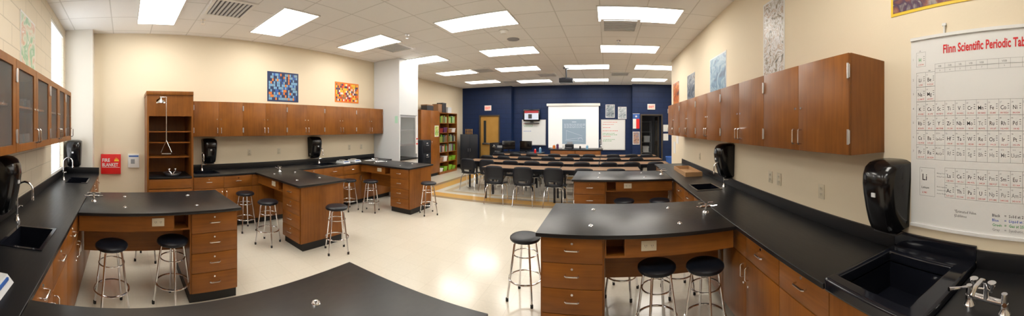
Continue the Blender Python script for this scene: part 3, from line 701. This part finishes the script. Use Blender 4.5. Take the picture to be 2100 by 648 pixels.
for c,t_ in enumerate(hd):
    if t_ and 2<=c<12: text_bm([(t_,colx(c),.965,.016),(str(c+1),colx(c),.94,.014)],tn,res=1)
    elif t_: text_bm([(t_,colx(c)-.005,1.07 if c in (0,17) else .945,.014)],tn,res=1)
gridq(colx(2)-cw/2,.932,colx(11)+cw/2,.985); gridq(colx(2)-cw/2,.957,colx(11)+cw/2,.957)
for c in range(2,11): gr.quad([(colx(c)+cw/2,0,.932),(colx(c)+cw/2+.0014,0,.932),(colx(c)+cw/2+.0014,0,.985),(colx(c)+cw/2,0,.985)])
for i,z in enumerate(zr): text_bm([(str(i+1),.018,z+.01,.018)],tn,res=1)
gridq(.065,.19,.17,.36); text_bm([('Li',.10,.285,.055,'CENTER',.95,.01),('Lithium',.105,.235,.018)],tb); text_bm([('3',.08,.335,.018)],tn,res=1); text_bm([('6.941',.10,.205,.016)],tr,res=1)
text_bm([('Melting Point °C',.185,.33,.010,'LEFT'),('Boiling Point °C',.185,.31,.010,'LEFT'),('Electronegativity',.185,.25,.010,'LEFT'),('Oxidation States',.185,.23,.010,'LEFT'),('Atomic Weight',.185,.21,.010,'LEFT')],tn,res=1)
text_bm([('*Estimated Value',.30,.115,.022,'LEFT',.9,0),('§Sublimes',.30,.09,.022,'LEFT',.9,0)],tb,res=1)
for k,(a,c,g_) in enumerate([('Black','Solid at 25 °C',tb),('Blue','Liquid at 25 °C',None),('Green','Gas at 25 °C',tg),('Gray','Synthetic',tn)]):
    z=.115-k*.026
    tt=g_ if g_ else B()
    text_bm([(a,.53,z,.022,'LEFT'),('=  '+c,.60,z,.022,'LEFT')],tt,res=1)
    if g_ is None: mk('blue_print',tt,blueink,parent=o,loc=(0,-.0042,0),smooth=False)
mk('element_grid',gr,gridink,parent=o,loc=(0,-.0038,0),smooth=False)
mk('black_print',tb,ink,parent=o,loc=(0,-.0042,0),smooth=False)
mk('red_print',tr,redink,parent=o,loc=(0,-.0042,0),smooth=False)
mk('grey_print',tn,gridink,parent=o,loc=(0,-.0042,0),smooth=False)
mk('green_print',tg,greenink,parent=o,loc=(0,-.0042,0),smooth=False)
# ------------------------------------------------------------------ far wall items
YM=YF+.25
o=thing('projection_screen','white pull-down projection screen with a blue slide shown','screen',(-1.33,YM-.12,.83))
mk('screen_housing',B().box(-1.06,-.06,1.68,1.06,.06,1.78,bev=.01).box(-.9,.06,1.70,-.86,.119,1.76).box(.86,.06,1.70,.9,.119,1.76),white,parent=o)
mk('screen_sheet',B().box(-1.0,-.004,.02,1.0,.004,1.68),mat('screen_white',(.9,.91,.92),.7,emit=.12),parent=o)
mk('weight_bar',B().tube([(-1.0,0,.015),(1.0,0,.015)],.014,seg=10).box(-.02,-.006,-.06,.02,.006,.0),dgrey,parent=o)
sl=mk('projected_slide',B().box(-.44,-.0065,.18,.50,-.0045,1.16),slide,parent=o)
b=B()
for k in range(4):
    z=.96-k*.045; x=-.36
    while x<.38:
        l=random.uniform(.04,.11); b.quad([(x,0,z),(x+l,0,z),(x+l,0,z+.012),(x,0,z+.012)]); x+=l+.025
b.quad([(-.05,0,1.04),(.12,0,1.04),(.12,0,1.06),(-.05,0,1.06)])
b.quad([(-.28,0,.72),(-.274,0,.72),(-.274,0,.35),(-.28,0,.35)]); b.quad([(-.28,0,.72),(.36,0,.50),(.36,0,.494),(-.28,0,.712)]); b.quad([(-.28,0,.36),(.36,0,.44),(.36,0,.434),(-.28,0,.352)])
b.quad([(-.33,0,.33),(.40,0,.30),(.40,0,.294),(-.33,0,.323)])
for k in range(14):
    a0=k*PI/14; a1=a0+PI/14
    b.quad([(.28+.09*math.cos(a0),0,.34+.09*math.sin(a0)),(.28+.09*math.cos(a1),0,.34+.09*math.sin(a1)),(.28+.08*math.cos(a1),0,.34+.08*math.sin(a1)),(.28+.08*math.cos(a0),0,.34+.08*math.sin(a0))])
mk('slide_text',b,slide_w,parent=o,loc=(0,-.0075,0),smooth=False)
wb=mat('whiteboard',(.80,.82,.83),.2)
def board(x0,x1,z0,z1,label,lines):
    o=thing('whiteboard',label,'whiteboard',((x0+x1)/2,YM,z0)); w=x1-x0; h=z1-z0
    mk('panel',B().box(-w/2+.02,-.02,.02,w/2-.02,0,h-.02),wb,parent=o)
    mk('frame',B().slab([-w/2,-w/2+.02,w/2-.02,w/2],[0,.02,h-.02,h],-.028,0,{(1,1)},axis='y').box(-w/2,-.07,-.01,w/2,0,.0),steel,parent=o)
    for mm in (redink,greenink,blueink):
        b=B(); n=0
        for (z,c,a) in lines:
            if c is not mm: continue
            n=1; x=-w/2+.06+random.uniform(0,.04); end=x+a
            while x<end:
                l=random.uniform(.02,.06); b.quad([(x,0,z),(x+l,0,z+.005),(x+l,0,z+.022),(x,0,z+.017)]); x+=l+.018
        if n: mk('marker_writing',b,mm,parent=o,loc=(0,-.022,0),smooth=False)
        else: b.bm.free()
board(-3.45,-2.45,.95,1.98,'white dry-erase board with faint writing beside the screen',[(.86,redink,.3),(.8,greenink,.4),(.74,greenink,.35),(.55,blueink,.3)])
board(-.24,.72,.78,1.98,'white dry-erase board with red and green writing',[(1.08,redink,.5),(.99,redink,.4),(.87,redink,.25),(.74,redink,.6),(.64,greenink,.45),(.58,greenink,.55),(.52,redink,.3),(.40,greenink,.4),(.34,greenink,.3)])
o=thing('television','wall mounted black television showing a red and white picture','television',(-3.02,YM-.10,1.92),.0)
mk('housing',B().box(-.34,-.04,.0,.34,.03,.47,bev=.01),blackG,parent=o)
mk('picture',B().box(-.29,-.043,.06,.29,-.0405,.42),tvs,parent=o)
mk('picture_band',B().box(-.29,-.0445,.32,.29,-.0435,.42),tvr,parent=o)
mk('picture_figure',B().box(-.13,-.0445,.10,.02,-.0435,.28),dgrey,parent=o)
mk('wall_bracket',B().box(-.05,.03,.15,.05,.10,.3),dgrey,parent=o)
mk('shelf',B().box(-.30,-.03,-.10,.30,.08,-.07).box(-.06,.0,-.07,.06,.06,-.001),dgrey,parent=o)
def exit_sign(loc):
    o=thing('exit_sign','lit exit sign with red letters above a door','sign',loc,group='exit signs')
    mk('housing',B().box(-.15,-.04,0,.15,0,.22,bev=.006),white,parent=o)
    mk('face',B().box(-.135,-.043,.02,.135,-.0405,.20),exitm,parent=o)
    b=B(); text_bm([('EXIT',0,.065,.12,'CENTER',.85,.03)],b); mk('lettering',b,mat('exit_red',(.85,.05,.03),.4,emit=.5),parent=o,loc=(0,-.0445,0),smooth=False)
exit_sign((-4.85,YF,2.36)); exit_sign((1.72,YF,2.36))
photo('science_poster',(.12,YM,2.05),0,.36,.52,picture('grey_photo',[(.1,.12,.15),(.3,.35,.4),(.6,.62,.65)],8),'grey science photo poster on the navy wall')
photo('space_poster',(.60,YM,2.0),0,.34,.48,picture('pale_photo',[(.2,.25,.3),(.5,.55,.6),(.8,.82,.85)],8),'pale science photo poster on the navy wall')
o=thing('state_flag_poster','flag poster with blue star band above white and red','flag',(1.13,YF,1.62))
mk('flag_sheet',B().box(-.13,-.004,0,.13,0,.57).box(-.135,-.006,.57,.135,0,.585),whiteP,parent=o)
mk('blue_field',B().box(-.13,-.006,.38,.13,-.0045,.57),blue,parent=o)
mk('red_field',B().box(-.0,-.006,.0,.13,-.0045,.38),red,parent=o)
b=B(); pts=[]
for k in range(10):
    r=.06 if k%2==0 else .025; a=PI/2+k*PI/5; pts.append((r*math.cos(a),0,.475+r*math.sin(a)))
for k in range(10): b.quad([(0,0,.475),pts[k],pts[(k+1)%10]])
mk('star',b,whiteP,parent=o,loc=(0,-.007,0),smooth=False)
photo('portrait_poster',(1.13,YF,1.0),0,.27,.5,picture('mixed_photo',[(.1,.05,.05),(.5,.3,.2),(.2,.2,.3),(.6,.6,.6)],7),'colourful photo poster by the storeroom door')
for k,(x,z) in enumerate([(2.3,1.5),(2.3,1.15)]): photo('door_notice',(x,YF,z),0,.2,.27,whiteP,'white paper notice on the wall beside storeroom door',cat='notice')
o=thing('ceiling_projector','black video projector hanging from a ceiling pole','projector',(-1.15,8.6,2.93))
mk('projector_body',B().box(-.19,-.14,0,.19,.14,.12,bev=.012),black,parent=o)
mk('lens',B().lathe([(0,.03),(.03,.035),(.04,.035),(.042,0)],c=(.06,.14,.06),seg=18,M=Matrix.Rotation(-PI/2,3,'X')),dgrey,parent=o)
mk('mount_pole',B().tube([(0,0,.12),(0,0,.415)],.02).box(-.12,-.10,.12,.12,.10,.135).box(-.08,-.08,.405,.08,.08,.419),black,parent=o)
# demo bench
o=thing('demonstration_bench','wide oak teacher demonstration bench with black top','bench',(-1.1,10.6,0))
mk('bench_body',B().box(-.88,0,.1,.88,.7,.868),woodX,parent=o)
mk('toe_kick',B().box(-.86,.03,0,.86,.68,.1),rubber,parent=o)
mk('bench_top',B().box(-.95,-.04,.869,.95,.74,.905,bev=.003),epoxy,parent=o)
for a,c in ((-.86,-.02),(.02,.86)): mk('panel',B().box(a,-.015,.12,c,-.001,.85,bev=.004),woodX,parent=o)
gooseneck((-.25,11.1,.905),0,'chrome gooseneck faucet on the demonstration bench')
o=thing('teacher_desk','dark teacher desk with black top and side panels','desk',(-3.2,10.5,0))
mk('desk_top',B().box(-.9,0,.72,.9,.75,.75,bev=.003),black,parent=o)
for a,c in ((-.88,-.45),(.45,.88)): mk('pedestal',B().box(a,.03,0,c,.7,.72),dgrey,parent=o)
mk('modesty_panel',B().box(-.45,.5,.1,.45,.52,.72),dgrey,parent=o)
def monitor(loc,rz,label):
    o=thing('computer_monitor',label,'monitor',loc,rz,'computer monitors')
    mk('screen_housing',B().box(-.24,-.02,.10,.24,.03,.42,bev=.006),blackG,parent=o)
    mk('stand',B().box(-.03,.0,.01,.03,.04,.12).box(-.11,-.08,0,.11,.10,.012,bev=.003),black,parent=o)
monitor((-3.6,10.85,.75),.3,'black flat monitor on the teacher desk'); monitor((-2.95,10.9,.75),-.2,'black flat monitor on the teacher desk')
o=thing('keyboard','black computer keyboard on the teacher desk','keyboard',(-3.3,10.62,.75))
mk('key_tray',B().box(-.21,-.07,0,.21,.07,.018,bev=.003),black,parent=o)
b=B()
for i in range(13):
    for j in range(4): b.box(-.195+i*.03,-.055+j*.028,.0182,-.17+i*.03,-.032+j*.028,.024)
mk('keys',b,dgrey,parent=o,kind='stuff')
for (x,y,z) in [(-3.95,10.75,.75),(-1.35,10.95,.905)]:
    o=thing('desktop_printer','small dark desktop printer with paper tray','printer',(x,y,z),0,'dark printers')
    mk('printer_body',B().box(-.15,-.12,0,.15,.12,.16,bev=.012),black,parent=o)
    mk('paper_tray',B().box(-.11,-.18,.03,.11,-.121,.04).box(-.1,.09,.161,.1,.11,.24),grey,parent=o)
def cylthing(name,label,cat,loc,r,h,m,capm=None):
    o=thing(name,label,cat,loc)
    mk('container',B().lathe([(0,0),(r,0),(r*1.02,h*.1),(r,h*.75),(r*.55,h*.86),(r*.5,h*.87),(0,h*.87)],seg=16),m,parent=o)
    mk('cap',B().lathe([(r*.5,h*.87),(r*.5,h),(0,h)],seg=16),capm or white,parent=o)
for (x,y,z,r,h,m,n,l) in [(-1.75,10.75,.905,.045,.2,purple,'bottle','purple plastic bottle on the demonstration bench'),(-1.55,10.8,.905,.04,.16,whiteP,'bottle','white plastic bottle on the demonstration bench'),(-1.9,10.9,.905,.05,.14,orange,'jar','small orange jar on the demonstration bench'),(-.95,10.8,.905,.03,.12,dgrey,'bottle','dark bottle on the demonstration bench'),(-.7,10.75,.905,.04,.15,lblue,'bottle','blue bottle on the demonstration bench'),(-2.55,10.7,.75,.04,.15,red,'jar','red jar on the teacher desk'),(-2.4,10.85,.75,.045,.2,lblue,'bottle','pale blue bottle on the teacher desk')]:
    cylthing(n,l,'bottle',(x,y,z),r,h,m)
# office chair behind the desk
o=thing('office_chair','black office chair on a five star base at the desk','chair',(-3.2,11.62,0),.2)
mk('seat',B().box(-.23,-.22,.43,.23,.22,.50,bev=.025),black,parent=o)
mk('backrest',B().box(-.21,.20,.56,.21,.26,1.05,bev=.025),black,parent=o)
mk('back_support',B().tube([(0,.05,.425),(0,.24,.45),(0,.275,.60)],.015),dgrey,parent=o)
b=B().tube([(0,0,.09),(0,0,.429)],.025)
for k in range(5):
    a=k*2*PI/5; b.tube([(0,0,.11),(.26*math.cos(a),.26*math.sin(a),.07)],.018)
mk('star_base',b,dgrey,parent=o)
for k in range(5):
    a=k*2*PI/5; mk('caster',B().lathe([(0,-.015),(.028,-.015),(.028,.015),(0,.015)],c=(.26*math.cos(a),.26*math.sin(a),.028),seg=12,M=Matrix.Rotation(PI/2,3,'X')).tube([(.26*math.cos(a),.26*math.sin(a),.03),(.26*math.cos(a),.26*math.sin(a),.075)],.008),rubber,parent=o)
def file_cab(loc,rz,w,d,h,n,label):
    o=thing('filing_cabinet',label,'filing cabinet',loc,rz)
    mk('body',B().box(-w/2,0,0,w/2,d,h,bev=.004),black,parent=o)
    hh=(h-.06)/n
    for i in range(n):
        dr=mk('drawer',B().box(-w/2+.015,-.015,.03+i*hh,w/2-.015,-.0005,.03+(i+1)*hh-.012,bev=.003),black,parent=o)
        mk('handle',B().box(-.06,-.03,.03+(i+.62)*hh,.06,-.0155,.03+(i+.62)*hh+.02),steel,parent=dr)
        mk('card_holder',B().box(-.035,-.018,.03+(i+.78)*hh,.035,-.0155,.03+(i+.78)*hh+.03),whiteP,parent=dr)
file_cab((-4.60,6.92,0),PI/2,.40,.6,1.33,4,'black four-drawer filing cabinet beside the fume hood')
o=thing('storage_cabinet','black two-door steel storage cabinet against the alcove wall','cabinet',(-5.35,11.1,0),.5)
mk('body',B().box(-.35,0,.02,.35,.45,1.38,bev=.004),black,parent=o)
for s_ in (-1,1):
    dd=mk('door',B().box(min(s_*.005,s_*.34),-.015,.04,max(s_*.005,s_*.34),-.0005,1.36,bev=.002),black,parent=o); mk('handle',B().tube([(s_*.04,-.016,.7),(s_*.04,-.04,.72),(s_*.04,-.04,.8),(s_*.04,-.016,.82)],.006),steel,parent=dd)
o=thing('wooden_rack','small wooden slatted rack standing on the black cabinet','rack',(-5.45,11.3,1.38),.3)
b=B()
for k in range(5): b.box(-.14+k*.065,-.05,0,-.125+k*.065,.05,.22)
b.box(-.15,-.02,.05,.15,.02,.065).box(-.15,-.02,.18,.15,.02,.195)
mk('slats',b,doorW,parent=o)
file_cab((-4.35,11.3,0),0,.38,.5,1.05,3,'black filing cabinet near the classroom door')
o=thing('tall_cabinet','tall two-door oak storage cabinet with a poster taped on','cabinet',(-5.6,8.62,0),PI/2)
mk('body',B().box(-.565,0,.1,.565,.44,2.24),woodV,parent=o); mk('toe_kick',B().box(-.56,.04,0,.56,.43,.0995),rubber,parent=o)
for s_ in (-1,1):
    dd=mk('door',B().box(min(s_*.003,s_*.56),-.02,.11,max(s_*.003,s_*.56),-.001,2.23,bev=.002),woodV,parent=o); mk('handle',pull_mesh(True),chrome,parent=dd,loc=(s_*.05,-.02,1.15))
photo('cabinet_poster',(-5.578,9.0,1.35),PI/2,.26,.38,picture('leaf_print',[(.05,.2,.05),(.3,.5,.1),(.8,.75,.3),(.2,.3,.3)],8),'colourful poster taped to the tall oak cabinet door')
o=thing('bookshelf','tall oak open bookshelf with six shelves full of supplies','bookshelf',(-5.6,9.88,0),PI/2)
mk('body',B().box(-.655,0,0,-.63,.44,2.2).box(.63,0,0,.655,.44,2.2).box(-.63,0,2.17,.63,.44,2.2).box(-.63,.43,.08,.63,.44,2.17).box(-.63,.01,0,.63,.43,.08).box(-.01,.01,.08,.01,.43,2.17),woodV,parent=o)
SZ=[.08,.43,.78,1.13,1.48,1.83]
for z in SZ[1:]:
    mk('shelf',B().box(-.63,.01,z-.02,-.01,.43,z),woodX,parent=o); mk('shelf',B().box(.01,.01,z-.02,.63,.43,z),woodX,parent=o)
def bin_(y,z,w,h,m,label):
    o=thing('storage_bin',label,'bin',(-5.63,y,z),PI/2,'bins on the bookshelf')
    mk('tub',B().frustum((-w/2+.02,.02,w/2-.02,.33),(-w/2,0,w/2,.35),0,h-.015),m,parent=o)
    mk('tub_rim',B().box(-w/2-.004,-.006,h-.02,w/2+.004,.354,h-.002,bev=.003),m,parent=o)
cm={0:(lime,'lime green'),1:(white,'white'),2:(purple,'dark purple'),3:(maroon,'maroon'),4:(blue,'blue'),5:(brown,'brown')}
lay=[[1,0,0,0],[5,1,0,0],None,None,[3,2,5,1],None]
bkc=[(maroon,'maroon'),(purple,'purple'),(navyP,'navy'),(dgreen,'green'),(brown,'brown'),(black,'black'),(lgrey,'grey'),(lime,'lime green')]
for r,row in enumerate(lay):
    for c in range(4):
        y=9.88-.46+c*.305+(.01 if c>1 else -.01)
        if row:
            m,nme=cm[row[c]]; bin_(y,SZ[r],.25,.13+.03*((r+c)%3),m,nme+' plastic storage bin on the oak bookshelf')
        else:
            yy=y-.13
            while yy<y+.12:
                t=random.uniform(.022,.045); hh=random.uniform(.2,.28)
                m,nme=random.choice(bkc if r<5 else [bkc[7],bkc[7],bkc[3],bkc[6],bkc[4]])
                mk('book',B().box(-t/2,0,0,t/2-.001,.2,hh).box(-t/2+.003,.006,hh-.001,t/2-.004,.197,hh+.0005,m=1),[m,whiteP],loc=(-5.66,yy+t/2,SZ[r]),rz=PI/2,label=nme+' book standing on the oak bookshelf',cat='book',group='books on the bookshelf',smooth=False)
                yy+=t+.001
for k,(y,z,h,m) in enumerate([(9.4,2.2,.3,brown),(9.7,2.2,.36,dgrey),(10.1,2.2,.22,lgrey)]):
    o=thing('storage_carton','cardboard carton on top of the oak bookshelf','carton',(-5.8,y,z),PI/2,'cartons on the bookshelf')
    mk('carton_body',B().box(-.13,-.12,0,.13,.12,h-.03),m,parent=o); mk('carton_lid',B().box(-.135,-.125,h-.03,.135,.125,h),m,parent=o)
o=thing('storage_carton','dark carton on top of the tall oak cabinet','carton',(-5.8,8.75,2.24),PI/2)
mk('carton_body',B().box(-.2,-.12,0,.2,.12,.17),dgrey,parent=o); mk('carton_lid',B().box(-.205,-.125,.17,.205,.125,.2),brown,parent=o)
o=thing('recycling_bin','blue plastic recycling bin near the storeroom door','bin',(2.1,9.6,0))
mk('bin_body',B().frustum((-.17,-.13,.17,.13),(-.21,-.17,.21,.17),0,.72),blue,parent=o); mk('bin_rim',B().slab([-.22,-.19,.19,.22],[-.18,-.15,.15,.18],.70,.74,{(1,1)}),blue,parent=o)
# ------------------------------------------------------------------ student tables & chairs
def table(x,y,first=[None]):
    if first[0]: return clone(first[0],(x,y,0))
    o=thing('student_table','long classroom table with wood laminate top and black legs','table',(x,y,0),0,'student tables')
    w,d=1.80,.60
    mk('tabletop',B().box(-w/2+.012,-d/2+.012,.705,w/2-.012,d/2-.012,.742),tableW,parent=o)
    mk('edge_band',B().slab([-w/2,-w/2+.012,w/2-.012,w/2],[-d/2,-d/2+.012,d/2-.012,d/2],.703,.742,{(1,1)}),black,parent=o)
    mk('frame_rail',B().box(-w/2+.08,-d/2+.05,.645,w/2-.08,-d/2+.07,.703).box(-w/2+.08,d/2-.07,.645,w/2-.08,d/2-.05,.703),black,parent=o)
    for sx in (-1,1):
        for sy in (-1,1): mk('leg',B().box(sx*(w/2-.08)-.02,sy*(d/2-.06)-.02,0,sx*(w/2-.08)+.02,sy*(d/2-.06)+.02,.703),black,parent=o)
    first[0]=o; return o
def chair(x,y,a,first=[None]):
    if first[0]: return clone(first[0],(x,y,0),a)
    o=thing('student_chair','black plastic shell chair with chrome legs','chair',(x,y,0),a,'student chairs')
    b=B(); n=9; rows=[]
    for j in range(8):
        v=j/7; yy=-.19+.40*v; row=[]
        for i in range(n):
            u_=-1+2*i/(n-1); xx=u_*.215*(1-.12*(1-v)); zz=.435+.02*u_*u_-.03*(max(0,v-.8)*5)**2+.012*(1-v)
            row.append(b.bm.verts.new((xx,yy,zz)))
        rows.append(row)
    for r1,r2 in zip(rows,rows[1:]):
        for i in range(n-1): b.bm.faces.new([r1[i],r1[i+1],r2[i+1],r2[i]])
    s_=mk('seat',b,black,parent=o); md=s_.modifiers.new('thick','SOLIDIFY'); md.thickness=.012
    b=B(); rows=[]
    for j in range(9):
        v=j/8; row=[]
        hw=.215*(1-.10*(v-.6)**2*4) if v>.3 else .18+.1*v
        if j==8: hw*=.86
        for i in range(n):
            u_=-1+2*i/(n-1); xx=u_*hw; yy=-.20-.05*v+.045*u_*u_; zz=.445+v*.405-.02*(u_**4)*(1 if v>.8 else 0)
            row.append(b.bm.verts.new((xx,yy,zz)))
        rows.append(row)
    for j,(r1,r2) in enumerate(zip(rows,rows[1:])):
        for i in range(n-1):
            if j==1 and 2<=i<=5: continue
            b.bm.faces.new([r1[i],r1[i+1],r2[i+1],r2[i]])
    s_=mk('backrest',b,black,parent=o); md=s_.modifiers.new('thick','SOLIDIFY'); md.thickness=.012
    for sx in (-1,1):
        for ya,yb,yc in ((.10,.17,.21),(-.10,-.16,-.24)):
            mk('leg',B().tube([(sx*.15,ya,.425),(sx*.19,yb,.35),(sx*.215,yc,.012)],.0105).lathe([(0,0),(.014,0),(.014,.02)],c=(sx*.215,yc,0),seg=8),chrome,parent=o)
    mk('seat_frame',B().tube([(-.15,.10,.425),(.15,.10,.425)],.010).tube([(-.15,-.10,.425),(.15,-.10,.425)],.010).tube([(-.15,-.10,.425),(-.15,.10,.425)],.010).tube([(.15,-.10,.425),(.15,.10,.425)],.010),chrome,parent=o)
    first[0]=o; return o
for (y,xs) in [(6.95,(-1.98,-.17)),(8.05,(-2.92,-1.11,.70)),(9.1,(-2.92,-1.11,.70)),(10.12,(-2.92,-1.11,.70))]:
    for x in xs: table(x,y)
for y,xs in [(6.42,(-2.42,-1.78,-1.09,-.45,.2)),(7.56,(-3.6,-3.05,-2.42,-1.85,-1.25,-.62,.05,.6,1.2)),(8.65,(-3.5,-2.95,-2.35,-1.65,-1.1,-.55,.2,.8)),(9.68,(-3.5,-2.9,-2.35,-1.65,-1.05,-.55,.2,.75,1.25))]:
    for x in xs: chair(x,y,random.uniform(-.12,.12))
# ------------------------------------------------------------------ counter items
def balance(loc,rz,label,first=[None]):
    if first[0]: return clone(first[0],loc,rz,label)
    o=thing('lab_balance',label,'scale',loc,rz,'electronic balances')
    mk('balance_body',B().frustum((-.1,-.13,.1,.13),(-.085,-.10,.085,.12),0,.045),lgrey,parent=o)
    mk('weighing_pan',B().lathe([(.02,.045),(.02,.055),(.07,.056),(.072,.06),(0,.062)],c=(0,.03,0),seg=24),steel,parent=o)
    mk('display',B().box(-.06,-.118,.028,.06,-.108,.042),blue,parent=o)
    first[0]=o; return o
balance((-1.36,-.68,ZT),PI,'white and blue electronic balance on the black counter')
balance((-5.1,4.40,ZT),PI/2,'white electronic balance on the poster wall counter')
balance((-5.12,4.75,ZT),PI/2,'white electronic balance on the poster wall counter')
for k,(x,y,r_) in enumerate([(-5.05,5.2,.2),(-4.75,5.2,1.2)]):
    mk('paper_sheet',B().box(-.10,-.13,0,.10,.13,.002),lgrey,loc=(x,y,ZT),rz=r_,label='white sheet of paper lying on the black worktop',cat='paper',group='loose papers')
o=thing('wooden_tray','pale wooden tray box resting on the black counter','tray',(1.36,5.1,ZT),-PI/2)
mk('tray_body',B().box(-.42,-.14,0,.42,.14,.012).box(-.42,-.14,.012,.42,-.128,.07).box(-.42,.128,.012,.42,.14,.07).box(-.42,-.128,.012,-.408,.128,.07).box(.408,-.128,.012,.42,.128,.07),mat('pale_wood',(.42,.24,.11),.5),parent=o)
# ------------------------------------------------------------------ world, lights, camera
w=bpy.data.worlds.new('daylight'); S.world=w; w.use_nodes=True
bg=w.node_tree.nodes['Background']; sky=w.node_tree.nodes.new('ShaderNodeTexSky'); sky.sky_type='HOSEK_WILKIE'; sky.turbidity=4
mxn=w.node_tree.nodes.new('ShaderNodeMix'); mxn.data_type='RGBA'; mxn.inputs[0].default_value=.75; mxn.inputs[7].default_value=(1,1,1,1)
w.node_tree.links.new(sky.outputs[0],mxn.inputs[6]); w.node_tree.links.new(mxn.outputs[2],bg.inputs[0]); bg.inputs[1].default_value=6
cd=bpy.data.cameras.new('camera'); cam=bpy.data.objects.new('camera',cd); COL.objects.link(cam)
cam.location=(0,0,1.69); cam.rotation_euler=(PI/2,0,195/630)
cd.type='PANO'; cd.panorama_type='CENTRAL_CYLINDRICAL'
cd.central_cylindrical_range_u_min=-1050/630; cd.central_cylindrical_range_u_max=1050/630
cd.central_cylindrical_range_v_min=-(648-260)/630; cd.central_cylindrical_range_v_max=260/630
cd.central_cylindrical_radius=1; cd.clip_start=.02; cd.clip_end=200
S.camera=cam
